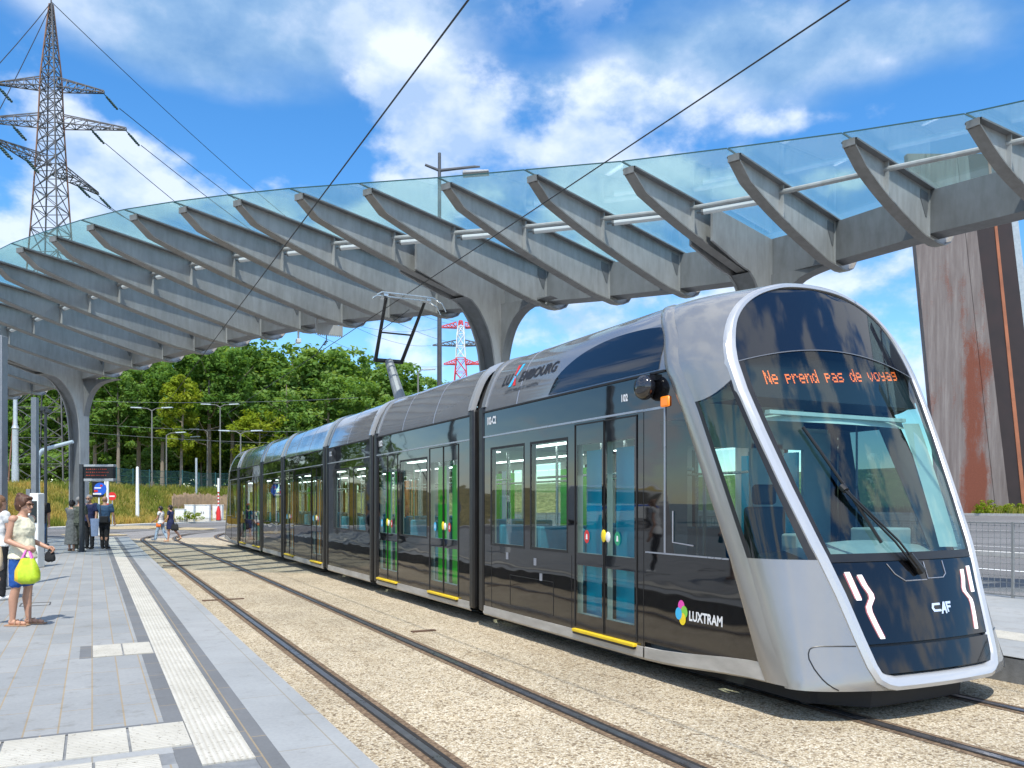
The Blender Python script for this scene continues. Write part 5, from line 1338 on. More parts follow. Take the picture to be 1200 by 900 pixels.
# tufts at the foot of the steel slabs
for i, (x, s) in enumerate([(1147,1.0),(1156,.7),(1163,1.3),(1172,.8),(1180,.9),(1189,.7),(1196,1.0)]):
    p = on(x, 58.6, 1.0); wt = thing('weed', ['bushy', 'low', 'tall', 'sparse', 'leafy', 'small', 'wide'][i] + ' weed clump by the steel slabs, ' + ['closest to the tram', 'next to the bushy one', 'middle and tallest', 'just past the tallest', 'under the join of the two slabs', 'under the dark plates', 'under the rusty edge'][i], 'weed', p)
    me = leafmesh('leaves', [(V((rg.gauss(0,.22), rg.gauss(0,.2), rg.uniform(.05,.75*s))), .2, rg.random()) for _ in range(12)], 18, .15, rg, L_lite); o = bpy.data.objects.new('leaves', me); COL.objects.link(o); o.parent = wt
# mesh fence along the right platform
M_fgrey = mat('fence_grey', (.30,.31,.31), .5, metal=.3, var=.1)
rf = thing('mesh_fence', 'grey welded mesh fence behind the tram at the back of its platform', 'fence', (12.95, 8, PLAT)); q0 = MB(); q1 = MB()
for i in range(14):
    mb = MB(); y = -10 + i*2.5; mb.box((-.018, y-.018, 0), (.018, y+.018, 1.2)); mb.build('post', M_fgrey, rf, smooth=0)
for z in (.04, 1.18): q0.bar((0,-10,z), (0,22.5,z), .022)
for k in range(1, 12): q1.bar((0,-10,.04+.1*k), (0,22.5,.04+.1*k), .006)
for k in range(0, 325): q1.bar((0,-10+.1*k,.04), (0,-10+.1*k,1.18), .006)
q0.build('rail', M_fgrey, rf, smooth=0); q1.build('wire_mesh', M_fgrey, rf, smooth=0)
# ------------------------------------------------------------------ people
SKIN = mat('skin', (.50,.275,.185), .5, var=.06, vscale=14); SKIN2 = mat('skin_tanned', (.42,.23,.15), .5, var=.06, vscale=14)
def cloth(name, col, var=.16, vs=9): return mat(name, col, .85, var=var, vscale=vs, bmp=.25, bscale=26)
def capsule(mb, a, b, ra, rb, n=12):
    a, b = V(a), V(b); d = (b - a); l = d.length
    if l < 1e-4: mb.ball(a, ra, n, 8); return
    d.normalize(); pts, rs = [], []
    for i in range(4): t = i/3*PI/2; pts.append(a - d*ra*math.cos(t)); rs.append(max(.001, ra*math.sin(t)))
    for i in range(1, 4): pts.append(a.lerp(b, i/4)); rs.append(lerp(ra, rb, i/4))
    for i in range(4): t = PI/2 - i/3*PI/2; pts.append(b + d*rb*math.cos(t)); rs.append(max(.001, rb*math.sin(t)))
    mb.tube(pts, rs, n)
def fuse(mb, name, mats, parent, voxel, smooth_it=4):
    o = mb.build(name, mats, parent, smooth=0, weld=False)
    r = o.modifiers.new('r', 'REMESH'); r.mode = 'VOXEL'; r.voxel_size = voxel; r.use_smooth_shade = True
    s = o.modifiers.new('s', 'SMOOTH'); s.factor = .5; s.iterations = smooth_it
    dg = bpy.context.evaluated_depsgraph_get(); me = bpy.data.meshes.new_from_object(o.evaluated_get(dg)); o.modifiers.clear(); me.name = name
    o.data = me
    if not me.materials:
        for m in (mats if isinstance(mats, list) else [mats]): me.materials.append(m)
    for p in me.polygons: p.use_smooth = True
    return o
def folds(o, s):
    tx = bpy.data.textures.get('foldtex') or bpy.data.textures.new('foldtex', 'CLOUDS'); tx.noise_scale = .07
    md = o.modifiers.new('folds', 'DISPLACE'); md.texture = tx; md.strength = s; md.mid_level = .45
def rotx(a): return Matrix.Rotation(a, 3, 'X')
def roty(a): return Matrix.Rotation(a, 3, 'Y')
def person(label, loc, rz, h=1.68, legs=((0,0),(0,0)), arms=((8,8,10),(8,8,10)), head=(0,0), skin=None, hair=None, top=None, sleeve=.55, bottom=None, kind='trousers', shoes=None, female=False, lean=0, vox=.014, glasses=False, beard=None, bare=False, hairstyle='short', group=None, belly=0.0, hand_close=.7):
    """local frame: faces +Y, right hand at +X. legs: (thigh swing deg forward, knee bend); arms: (forward, outward, elbow bend)"""
    skin = skin or SKIN
    t = thing('person', label, 'person', loc, rz, group)
    U = h; sw = (.108 if female else .122)*U; hipw = (.052 if female else .05)*U
    hipz = .525*U; shz = .815*U; Lt, Ls = .245*U, .235*U
    LN = rotx(-R(lean))
    def up(p): p = V(p); q = p - V((0,0,hipz)); return LN @ q + V((0,0,hipz))
    J = {}
    lowest = 9
    for i, s in enumerate((-1, 1)):
        a, kb = legs[i]; hp = V((s*hipw, 0, hipz)); kn = hp + rotx(R(a)) @ V((0,0,-Lt)); an = kn + rotx(R(a - kb)) @ V((0,0,-Ls)); J['hip', s], J['knee', s], J['ankle', s] = hp, kn, an
        J['toe', s] = an + rotx(R(max(-35, a - kb)) if kb > 5 or abs(a) > 8 else 0) @ V((s*.02, .125*U*.8, -.028*U)); lowest = min(lowest, an.z - .045*U, J['toe', s].z - .012*U)
    dz = V((0,0,-lowest))
    for k in J: J[k] = J[k] + dz
    hz = hipz - lowest; 
    def upz(p): return up(p) + dz
    La, Lf = .168*U, .145*U
    for i, s in enumerate((-1, 1)):
        f, o_, e = arms[i]; sh = upz((s*sw, 0, shz)); M = LN @ rotx(R(f)) @ roty(R(-s*o_)); el = sh + M @ V((0,0,-La)); M2 = LN @ rotx(R(f + e)) @ roty(R(-s*o_*.4)); wr = el + M2 @ V((0,0,-Lf)); J['sh', s], J['el', s], J['wr', s] = sh, el, wr
        J['hand', s] = M2
    rr = lambda k: k*U
    body = MB()
    # trunk
    dp = .72
    def ell(z, rx, ry, y=0): return (upz((0, y, z)), rx, ry)
    secs = [(.50, .088 if female else .085, .068), (.55, .094 if female else .088, .072), (.61, .076 if female else .083, .060), (.68, .083 if female else .093, .062), (.745, .092 if female else .104, .066), (.79, .088 if female else .106, .058), (.825, .050, .042), (.85, .034, .034)]
    rows = []
    for z, rx, ry in secs:
        bl = belly*.03*math.exp(-((z-.60)/.06)**2); ch = (.012 if female else 0)*math.exp(-((z-.735)/.03)**2)
        rows.append([upz((rx*U*math.cos(2*PI*j/16), ry*U*math.sin(2*PI*j/16)*(1 + (bl+ch)*16*max(0, math.sin(2*PI*j/16))), z*U)) for j in range(16)])
    body.grid(rows, close=True); b0_ = len(body.v)-16; body.add(rows[0], [list(range(16))[::-1]]); body.add(rows[-1], [list(range(16))])
    trunk_rows = rows
    nk = upz((0, .005*U, .83*U)); hd = upz((0, .018*U, .928*U)); HM = LN @ Matrix.Rotation(R(head[0]), 3, 'Z') @ rotx(R(-head[1]))
    capsule(body, nk, hd - V((0,0,.03*U)), rr(.033), rr(.031))
    def hp_(x, y, z): return hd + HM @ V((x*U, y*U, z*U))
    body.ball(hp_(0, -.004, .016), (rr(.045), rr(.056), rr(.054)), 16, 12, HM); body.ball(hp_(0, .010, -.028), (rr(.036), rr(.040), rr(.040)), 14, 10, HM)
    capsule(body, hp_(0, .050, .004), hp_(0, .060, -.020), rr(.006), rr(.0095)); body.ball(hp_(0, .042, -.052), rr(.016), 10, 8)
    for s in (-1, 1):
        body.ball(hp_(s*.046, -.006, -.006), (rr(.006), rr(.012), rr(.017)), 8, 6, HM); capsule(body, hp_(s*.006, .047, -.038), hp_(s*.016, .043, -.037), rr(.0055), rr(.004))
        capsule(body, hp_(s*.010, .049, .013), hp_(s*.026, .044, .012), rr(.005), rr(.004))
    for s in (-1, 1):
        capsule(body, J['sh', s], J['el', s], rr(.030 if not female else .026), rr(.022)); capsule(body, J['el', s], J['wr', s], rr(.0225), rr(.0155))
        capsule(body, J['hip', s], J['knee', s], rr(.052), rr(.033)); k = J['knee', s]; a = J['ankle', s]
        bk = (a-k).normalized(); calf = k.lerp(a, .33) + V((0,-.010*U,0)); capsule(body, k, calf, rr(.032), rr(.034)); capsule(body, calf, a, rr(.034), rr(.020)); capsule(body, a + V((0,-.012*U,-.020*U)), J['toe', s], rr(.021), rr(.015))
        capsule(body, upz((s*sw*.35, 0, .80*U)), J['sh', s], rr(.034), rr(.032))
        # hand: palm, four bent fingers, thumb
        M2 = J['hand', s]; w = J['wr', s]; hl = .098*U; ins = -s
        pw = lambda x, y, z: w + M2 @ V((x*U, y*U, z*U))
        capsule(body, pw(0,0,-.006), pw(0,.002,-.048), rr(.0135), rr(.019))
        for f in range(4):
            y0 = .018 - f*.012; ln = (.040, .045, .042, .033)[f]; c = hand_close*(.9 + .1*f)
            p0 = pw(0, y0*.8, -.045); p1 = pw(ins*.008*c*2, y0, -.045 - ln*.5); p2 = pw(ins*(.012 + .022*c), y0*.95, -.045 - ln*(.95 - .35*c))
            capsule(body, p0, p1, rr(.0062), rr(.0056), 8); capsule(body, p1, p2, rr(.0056), rr(.0046), 8)
        capsule(body, pw(ins*.004, .014, -.018), pw(ins*.014, .026, -.040), rr(.0072), rr(.006), 8); capsule(body, pw(ins*.014, .026, -.040), pw(ins*.020, .024, -.058), rr(.006), rr(.005), 8)
    bo = fuse(body, 'body', skin, t, vox, 3)
    # eyes and mouth
    ey = MB()
    for s in (-1, 1): ey.ball(hp_(s*.0185, .0475, .003), (rr(.008), rr(.005), rr(.0045)), 8, 6, HM)
    ey.build('eyes', mat('eye_dark', (.03,.02,.02), .2, var=0), t)
    mo = MB(); mo.ball(hp_(0, .0505, -.037), (rr(.014), rr(.004), rr(.0035)), 8, 6, HM); mo.build('mouth', mat('lips', (.35,.10,.09), .5, var=0), t)
    if glasses:
        g = MB()
        for s in (-1, 1): g.ball(hp_(s*.020, .054, .003), (rr(.016), rr(.004), rr(.012)), 10, 6, HM); g.tube([hp_(s*.036, .050, .006), hp_(s*.047, .0, .004)], rr(.0025), 5)
        g.tube([hp_(-.008, .057, .006), hp_(.008, .057, .006)], rr(.003), 5); g.build('sunglasses', mat('sunglass', (.10,.04,.02) if female else (.01,.01,.01), .1, var=0), t)
    if hair is not None:
        hm = MB()
        hm.ball(hp_(0, -.012, .026), (rr(.053), rr(.060), rr(.053)), 16, 10, HM)
        if hairstyle != 'short': hm.ball(hp_(0, -.026, -.006), (rr(.055), rr(.042), rr(.055)), 14, 10, HM)
        if hairstyle == 'bob':
            for s in (-1, 1): hm.ball(hp_(s*.040, .010, .012), (rr(.016), rr(.028), rr(.030)), 10, 8, HM)
            hm.ball(hp_(0, .034, .050), (rr(.036), rr(.024), rr(.016)), 12, 8, HM); hm.ball(hp_(.012, -.03, .058), rr(.032), 10, 8); hm.ball(hp_(0, -.05, .0), rr(.03), 10, 8)
        if hairstyle == 'long':
            for s in (-1, 0, 1): capsule(hm, hp_(s*.03, -.035, .0), hp_(s*.035, -.055, -.12), rr(.028), rr(.020))
        if hairstyle == 'bun': hm.ball(hp_(0, -.066, .006), rr(.024), 10, 8)
        if hairstyle == 'afro': hm.ball(hp_(0, -.014, .020), (rr(.066), rr(.066), rr(.062)), 14, 10)
        ho = fuse(hm, 'hair', hair, t, max(vox, .012), 2)
        dsp = bpy.data.textures.get('hairtex') or bpy.data.textures.new('hairtex', 'CLOUDS'); dsp.noise_scale = .03
        md = ho.modifiers.new('d', 'DISPLACE'); md.texture = dsp; md.strength = .014; md.mid_level = .5
    if beard is not None:
        bm2 = MB(); bm2.ball(hp_(0, .034, -.048), (rr(.030), rr(.026), rr(.022)), 12, 8, HM); bm2.build('beard', beard, t)
    # clothes
    if top is not None:
        tm = MB(); g_ = .012
        tr_ = [[upz((V(p) - upz((0,0,z*U))).xy.to_3d() * (1 + g_*10) + V((0,0,z*U)) if False else V((p.x, p.y, 0))) for p in r] for r, (z, _, _) in zip(trunk_rows, secs)]
        rows = []
        z_low = 1 if kind != 'dress' else 0
        for (z, rx, ry), r in list(zip(secs, trunk_rows))[z_low:7]:
            c = V((0,0,0))
            for p in r: c += p
            c /= len(r); k = 1.16 if z < .7 else 1.13
            if z >= .825: k = 1.25
            rows.append([c + (p - c)*k for p in r])
        if kind != 'dress':
            c = V((0,0,0))
            for p in rows[0]: c += p
            c /= 16; rows.insert(0, [c + (p-c)*1.10 - V((0,0,.040*U)) for p in rows[0]])
        tm.grid(rows, close=True); tm.add(rows[0], [list(range(16))[::-1]]); tm.add(rows[-1], [list(range(16))])
        for s in (-1, 1):
            if sleeve > 0:
                capsule(tm, upz((s*sw*.5, 0, .79*U)), J['sh', s], rr(.042), rr(.041))
                capsule(tm, J['sh', s], J['sh', s].lerp(J['el', s], min(1, sleeve)), rr(.040), rr(.037))
                if sleeve > 1: capsule(tm, J['el', s], J['el', s].lerp(J['wr', s], sleeve-1), rr(.034), rr(.027))
            else: capsule(tm, upz((s*sw*.3, 0, .80*U)), upz((s*sw*.86, 0, .805*U)), rr(.040), rr(.036)); capsule(tm, upz((s*sw*.80, 0, .80*U)), upz((s*sw*.70, 0, .70*U)), rr(.034), rr(.034))
        if kind == 'dress':
            rows = []
            for z, rx, ry in ((.60,.092,.076),(.54,.112,.094),(.46,.118,.105),(.38,.122,.110),(.34,.120,.108)): rows.append([upz((rx*U*math.cos(2*PI*j/20)*(1+.03*math.cos(j*2.5)), ry*U*math.sin(2*PI*j/20)*(1+.03*math.cos(j*2.5)), z*U)) for j in range(20)])
            tm.grid(rows, close=True); tm.add(rows[0], [list(range(20))]); tm.add(rows[-1], [list(range(20))[::-1]])
        folds(fuse(tm, {'dress': 'dress'}.get(kind, 'shirt'), top, t, max(vox, .011), 4), .022)
    if bottom is not None and kind != 'dress':
        bm3 = MB(); r0 = []
        for z, rx, ry in ((.47,.085,.078),(.52,.098,.082),(.56,.094,.076),(.60,.080,.064)): r0.append([upz((rx*U*math.cos(2*PI*j/16), ry*U*math.sin(2*PI*j/16), z*U)) for j in range(16)])
        bm3.grid(r0, close=True); bm3.add(r0[0], [list(range(16))[::-1]]); bm3.add(r0[-1], [list(range(16))])
        if kind == 'skirt':
            rows = []
            for z, rx, ry in ((.60,.09,.075),(.5,.105,.095),(.3,.12,.11),(.13,.135,.125)): rows.append([upz((rx*U*math.cos(2*PI*j/20)*(1+.05*math.cos(j*2.5)), ry*U*math.sin(2*PI*j/20)*(1+.05*math.cos(j*2.5)), z*U)) for j in range(20)])
            bm3.grid(rows, close=True); bm3.add(rows[0], [list(range(20))]); bm3.add(rows[-1], [list(range(20))[::-1]])
        else:
            for s in (-1, 1):
                k = J['knee', s]; a = J['ankle', s]; hp = J['hip', s]
                if kind == 'shorts': capsule(bm3, hp, hp.lerp(k, .80), rr(.060), rr(.050)); 
                else:
                    capsule(bm3, hp, k, rr(.060), rr(.043)); capsule(bm3, k, a + V((0,0,.01*U)), rr(.043), rr(.034 if kind == 'trousers' else .042))
        folds(fuse(bm3, {'shorts': 'shorts', 'skirt': 'skirt'}.get(kind, 'trousers'), bottom, t, max(vox, .011), 3), .020)
    if shoes is not None:
        for s in (-1, 1):
            m = MB(); a = J['ankle', s]; to = J['toe', s]; capsule(m, a + V((0,-.015*U,-.024*U)), to, rr(.025), rr(.020)); m.v = [(p[0], p[1], max(p[2], -.004) ) for p in m.v]; fuse(m, 'shoe', shoes, t, .010, 1)
    return t, J
def face_to(dx, dy):
    """heading for a figure that looks towards (right, ahead) in the photo"""
    v = V((CT*dx + ST*dy, -ST*dx + CT*dy)); return math.atan2(-v.x, v.y)
BLK = cloth('cloth_black', (.012,.013,.015)); NAVY = cloth('cloth_navy', (.012,.018,.07)); BLUE = cloth('cloth_denim', (.035,.09,.20)); PALEJ = cloth('cloth_pale_jeans', (.34,.46,.58)); CREAM = cloth('cloth_cream', (.74,.70,.52), .08); TEAL = cloth('cloth_steel_blue', (.035,.085,.16)); GREYC = cloth('cloth_grey', (.14,.145,.14), .3, 14); WHITE = cloth('cloth_white', (.70,.70,.68), .08); OLIVE = cloth('cloth_olive_print', (.09,.10,.075), .55, 22); COB = cloth('cloth_cobalt', (.015,.09,.36))
HB = mat('hair_brown', (.085,.035,.018), .6, var=.4, vscale=30); HK = mat('hair_black', (.012,.010,.010), .5, var=.3, vscale=30); HL = mat('hair_light_brown', (.20,.105,.055), .6, var=.35, vscale=30); HG = mat('hair_grey', (.28,.26,.25), .7, var=.3, vscale=30)
LEA = mat('sandal_leather', (.42,.25,.15), .6, var=.1)
P_ = lambda x, y, z=PLAT: gnd(x, y, z)
# woman in front
wl = P_(26, 732)
woman, J = person('woman in cream sleeveless top and blue shorts holding bright plastic bags', wl, face_to(1, -.05), h=1.60, legs=((3,2),(-4,2)), arms=((-6,6,72),(-12,6,82)), head=(0, 4), hair=HB, top=CREAM, sleeve=0, bottom=COB, kind='shorts', female=True, vox=.0085, glasses=True, hairstyle='bob', belly=.6, hand_close=1.0)
sdl = MB()
for s in (-1, 1):
    a = J['ankle', s]; to = J['toe', s]
    sdl.box((min(a.x,to.x)-.035, a.y-.075, .0), (max(a.x,to.x)+.035, to.y+.045, .014))
    for f in (.35, .75): c = a.lerp(to, f); sdl.tube([c + V((-.044,0,-.05+.02*f)), c + V((-.03,0,.012)), c + V((.03,0,.012)), c + V((.044,0,-.05+.02*f))], .006, 5)
    sdl.tube([a + V((-.034,.0,-.01)), a + V((0,-.036,.0)), a + V((.034,.0,-.01)), a + V((0,.032,.01)), a + V((-.034,.0,-.01))], .006, 5)
sdl.build('sandals', LEA, woman)
WM = Matrix.Translation(wl) @ Matrix.Rotation(face_to(1, -.05), 4, 'Z')
hnd = WM @ (J['wr', 1] + J['hand', 1] @ V((0,.0,-.075)))
def bag(name, label, cat, loc, rz, w, d, h, m, hm, handle, seed, taper=.78, m2=None):
    t = thing(name, label, cat, loc, rz); rg = random.Random(seed); mb = MB(); rows = []; n = 20
    for i in range(9):
        u = i/8; k = taper + (1-taper)*math.sin(min(1, u*1.5)*PI/2); sq = .55 if u > .95 else 1
        row = []
        for j in range(n):
            a = 2*PI*j/n; cx_ = math.copysign(abs(math.cos(a))**.6, math.cos(a)); cy_ = math.copysign(abs(math.sin(a))**.6, math.sin(a))
            wob = 1 + .09*noise.noise(V((cx_*2 + seed, cy_*2, u*3)))
            row.append(V((cx_*w/2*k*sq*wob, cy_*d/2*(.35 + .65*min(1, u*1.6))*sq*wob, -h*u + .02*noise.noise(V((a*2, u, seed))))))
        rows.append(row)
    mb.grid(rows, close=True); mb.add(rows[-1], [list(range(n))])
    if m2:
        for k in range(len(mb.f)):
            if k // n < 8 and (k % n) > n*.44 and (k % n) < n*.70: mb.mi[k] = 1
    mb.build('bag_body', [m, m2] if m2 else m, t, smooth=60)
    hb_ = MB()
    for s in (-1, 1): hb_.tube([V((-w*.22, s*d*.12, -.01)), V((-w*.10, s*d*.05, handle*.6)), V((0, 0, handle)), V((w*.10, s*d*.05, handle*.6)), V((w*.22, s*d*.12, -.01))], .012, 6, flat=.5)
    hb_.build('handle', hm, t); return t
M_yb = mat('plastic_lime', (.48,.64,.03), .35, var=.2, vscale=16); M_yb2 = mat('plastic_yellow', (.78,.52,.03), .35, var=.12, vscale=16); M_pink = mat('plastic_pink', (.75,.20,.55), .4, var=0); M_bei = cloth('canvas_beige', (.55,.44,.30)); 
rtv = V((CT,-ST,0))
bag('shopping_bag', 'bulging lime and yellow plastic bag hanging from the woman\'s hand', 'bag', (hnd.x - .02, hnd.y, hnd.z - .10), -TH, .27, .18, .31, M_yb, M_pink, .12, 3, .5, M_yb2)
bp = WM @ V((.16, -.27, .84)); bag('tote_bag', 'beige canvas shoulder bag behind the woman with the yellow bag', 'bag', (bp.x, bp.y, PLAT+.97), -TH, .25, .12, .30, M_bei, M_bei, .34, 9, .9)
pb = WM @ V((J['wr', -1].x + .02, J['wr', -1].y + .05, J['wr', -1].z - .06)); bag('purse', 'small black purse in the woman\'s other hand', 'purse', pb, -TH, .12, .07, .12, BLK, BLK, .04, 5, .9)
# woman half hidden at the photo's edge
person('long-haired woman in white half hidden behind the woman with the yellow bag', P_(-2, 703), face_to(.5, 1), h=1.62, hair=HL, top=WHITE, sleeve=.3, bottom=BLK, kind='trousers', female=True, hairstyle='long', shoes=WHITE)
person('man in black shirt and jeans standing behind the ticket machine', P_(46, 650), face_to(-.6, 1), h=1.78, legs=((2,0),(-2,0)), arms=((5,5,12),(5,5,12)), hair=HK, top=BLK, sleeve=.6, bottom=BLUE, shoes=BLK)
# group by the canopy post
person('dark-haired woman in long grey skirt with her back turned', P_(84, 645.5), face_to(.3, 1), h=1.60, hair=HK, top=GREYC, sleeve=.4, bottom=GREYC, kind='skirt', female=True, hairstyle='bob', shoes=LEA, arms=((25,6,40),(10,6,20)))
mn, J2 = person('man in olive printed shirt partly behind the black display post', P_(92.5, 645.5), face_to(.2, 1), h=1.70, hair=HG, top=OLIVE, sleeve=.7, bottom=OLIVE, shoes=WHITE, belly=.5)
person('bearded man with dark glasses and navy shirt facing the camera', P_(105, 643), face_to(-.1, -1), h=1.78, hair=HG, top=NAVY, sleeve=.6, bottom=BLK, shoes=BLK, glasses=True, beard=HG, belly=.8, arms=((5,8,15),(15,8,50)))
bm_, J3 = person('bald man in steel blue T-shirt and black trousers seen from behind', P_(122.5, 643), face_to(-.05, 1), h=1.74, legs=((3,0),(-3,0)), top=TEAL, sleeve=.6, bottom=BLK, shoes=BLK, arms=((4,12,8),(4,12,8)), skin=SKIN2)
bl_ = P_(122.5, 643); bM = Matrix.Translation(bl_) @ Matrix.Rotation(face_to(-.05,1), 4, 'Z'); sp = bM @ V((.06,-.17,.98))
sb = thing('shoulder_bag', 'small black bag worn across the bald man\'s back', 'bag', sp, face_to(-.05,1)); mb = MB(); mb.box((-.14,-.05,-.13), (.14,.05,.10)); mb.build('bag_body', BLK, sb, bevel=.03)
mb = MB(); mb.tube([(-.10,0,.08), (-.13,.03,.30), (-.17,.08,.46), (-.15,.17,.53), (-.10,.28,.44)], .012, 6, flat=.5); mb.build('strap', BLK, sb)
cj = P_(111, 643); jk = thing('jacket', 'pale blue jacket carried over the bearded man\'s arm', 'jacket', (cj.x, cj.y-.22, PLAT+1.0), -TH); mb = MB(); rows = []
for i in range(8):
    u = i/7; rows.append([V((.13*(1-.25*u)*math.cos(2*PI*j/14)*(1+.15*math.cos(j*2.4)), .06*math.sin(2*PI*j/14), -.58*u)) for j in range(14)])
mb.grid(rows, close=True); mb.add(rows[0], [list(range(14))]); mb.add(rows[-1], [list(range(14))]); mb.build('cloth', cloth('cloth_pale_blue', (.25,.33,.50)), jk, smooth=60)
# two women crossing the tracks
person('woman in white top and pale jeans walking across the track', gnd(188.5, 634.5), face_to(-1, .05), h=1.62, legs=((20,8),(-14,14)), arms=((14,5,40),(-12,5,25)), hair=HK, top=WHITE, sleeve=.3, bottom=PALEJ, kind='flared', female=True, hairstyle='bun', shoes=WHITE, skin=SKIN2)
person('woman in short navy dress walking across the track', gnd(200, 634.5), face_to(-1, .05), h=1.68, legs=((8,4),(-24,16)), arms=((10,5,30),(-4,5,30)), hair=HK, top=NAVY, sleeve=.35, kind='dress', female=True, hairstyle='bun', shoes=LEA)
q_ = gnd(204.5, 634.5); bag('handbag', 'black handbag hanging beside the navy dress', 'handbag', (q_.x, q_.y-.15, .80), -TH, .34, .14, .30, BLK, BLK, .26, 12, .9)
q_ = gnd(185.5, 634.5); bag('handbag', 'small orange bag held by the woman in pale jeans', 'handbag', (q_.x, q_.y-.15, .86), -TH, .22, .10, .20, mat('leather_orange', (.75,.16,.02), .5), M_bei, .10, 13, .9)
# ------------------------------------------------------------------ platform furniture and signs
def post_thing(name, label, cat, x, y, z0, parts, rz=-TH):
    return thing(name, label, cat, gnd(x, y, z0), rz)
# display on a black post
t = thing('departure_display', 'dark departure display with pale edges on a black post', 'display', P_(96, 646.5), -TH)
k = FPX*(EYE-PLAT)/(646.5-590)/FPX
mb = MB(); mb.box((-.055,-.07,0), (.055,.07,(646.5-544)*k)); mb.box((-.09,-.11,0), (.09,.11,.02)); mb.build('post', M_mastd, t, bevel=.008)
x0, x1, z0, z1 = 4.5*k, 38*k, (646.5-564)*k, (646.5-544.5)*k
mb = MB(); mb.box((x0,-.09,z0+.08), (x1,.09,z1-.07)); hs_ = mb.build('housing', M_blk, t, bevel=.01)
mb = MB(); mb.box((x0-.01,-.11,z1-.07), (x1+.02,.11,z1)); mb.box((x0-.01,-.11,z0), (x1+.02,.11,z0+.08)); mb.build('edge_rail', M_tw, hs_, bevel=.008)
mb = MB()
for r_, (a, b) in enumerate(((.10,.55),(.14,.62),(.12,.50))):
    zz = z1 - .16 - .095*r_; xx = x0 + .06
    rg = random.Random(40 + r_)
    while xx < x0 + (x1-x0)*(b+.25):
        w_ = rg.uniform(.018,.04); mb.box((xx, -.097, zz), (xx + w_, -.0905, zz + .028)); xx += w_ + rg.uniform(.012,.05)
mb.build('lettering', mat('led_dull_red', (.35,.05,.02), .5, var=0, emit=.25), hs_, smooth=0)
# round blue sign on a dark panel
D = 44; pz = .05
t = thing('traffic_sign', 'round blue sign with red and white marks on a black panel', 'sign', on(116, D, pz), -TH); k = D/FPX; zc = EYE + (590-573)*k - pz
mb = MB(); mb.tube([(0,0,0), (0,0,zc+.4)], .04, 10); mb.build('post', M_white, t)
mb = MB(); mb.box((-.34,-.06,zc-.44), (.30,-.045,zc+.52)); mb.build('back_panel', M_blk, t, smooth=0)
mb = MB(); mb.add([V((.10+.335*math.cos(2*PI*j/32), -.075, zc+.335*math.sin(2*PI*j/32))) for j in range(32)] + [V((.10+.335*math.cos(2*PI*j/32), -.063, zc+.335*math.sin(2*PI*j/32))) for j in range(32)], [list(range(32)), list(range(32,64))] + [(j,(j+1)%32,32+(j+1)%32,32+j) for j in range(32)]); dsc = mb.build('disc', M_blue, t, smooth=0)
mb = MB(); mb.box((-.28,-.082,zc-.30), (.16,-.0765,zc-.22)); mb.box((-.20,-.082,zc+.02), (.15,-.0765,zc+.09)); mb.box((-.26,-.082,zc+.40), (.24,-.066,zc+.46)); mb.m = 1; mb.box((-.22,-.082,zc-.17), (-.02,-.0765,zc-.05)); mb.box((.10,-.082,zc+.13), (.22,-.0765,zc+.22)); mb.build('marks', [M_logo, M_red], dsc, smooth=0)
# red and white banded pole with a no-entry disc
def banded(mb, r, h, z0=0, n=10, start=0, bands=10, mw=0, mr=1):
    for i in range(bands): mb.tube([(0,0,z0+(h-z0)*i/bands), (0,0,z0+(h-z0)*(i+1)/bands)], r, n, m=(mr if (i+start) % 2 else mw))
D = 50; k = D/FPX
t = thing('signal_post', 'red and white banded post with white top beside the round blue sign', 'post', on(126, D, .05), -TH); h = EYE + (590-562)*k - .05
mb = MB(); banded(mb, .075, h*.62, 0, bands=8, start=1); mb.tube([(0,0,h*.62), (0,0,h)], .075, 10, m=0); mb.build('pole', [M_white, M_red], t); mb = MB(); mb.box((-.26,-.05,h*.78), (-.1,.05,h)); mb.build('box', M_white, t)
D = 62; k = D/FPX; t = thing('no_entry_sign', 'red no-entry disc with white bar on a grey post', 'sign', on(131.5, D, .05), -TH); zc = EYE + (590-581.5)*k - .05
mb = MB(); mb.tube([(0,.03,0),(0,.03,zc+.3)], .035, 8); mb.build('post', M_galv, t)
mb = MB(); mb.add([V((.31*math.cos(2*PI*j/28), -.02, zc+.31*math.sin(2*PI*j/28))) for j in range(28)] + [V((.31*math.cos(2*PI*j/28), -.008, zc+.31*math.sin(2*PI*j/28))) for j in range(28)], [list(range(28)), list(range(28,56))] + [(j,(j+1)%28,28+(j+1)%28,28+j) for j in range(28)]); d_ = mb.build('disc', M_red, t, smooth=0); mb = MB(); mb.box((-.2,-.026,zc-.05), (.2,-.0215,zc+.05)); mb.build('bar', M_white, d_, smooth=0)
# white pole on the bank side
D = 70; p = on(161, D, .05); mb = MB(); h = EYE + (590-549)/FPX*D; mb.tube([(0,0,0),(0,0,h*.5),(0,0,h)], [.16,.14,.11], 12); mb.ball((0,0,h), .11, 10, 6); o = mb.build('pole', M_white); o.location = p; tag(o, 'plain white pole standing alone in front of the meadow', 'pole')
# bollard with banded pole at the tram's far end
D = 79; t = thing('warning_bollard', 'red cone-topped bollard with red and white banded pole beside the tram end', 'bollard', on(256, D, .05), -TH); k = D/FPX
mb = MB(); h0 = 18*k; mb.lathe([(0,0),(.24,0),(.24,.12)], n=14, m=1); mb.lathe([(.21,.12),(.21,h0*.62),(.06,h0),(0,h0)], n=14, m=0); mb.build('base', [M_red, M_blk], t)
mb = MB(); banded(mb, .07, EYE + (590-577)*k, h0, bands=8, start=0); mb.tube([(0,0,EYE+(590-577)*k), (0,0,EYE+(590-561)*k)], .10, 10, m=0); mb.build('pole', [M_white, M_red], t)
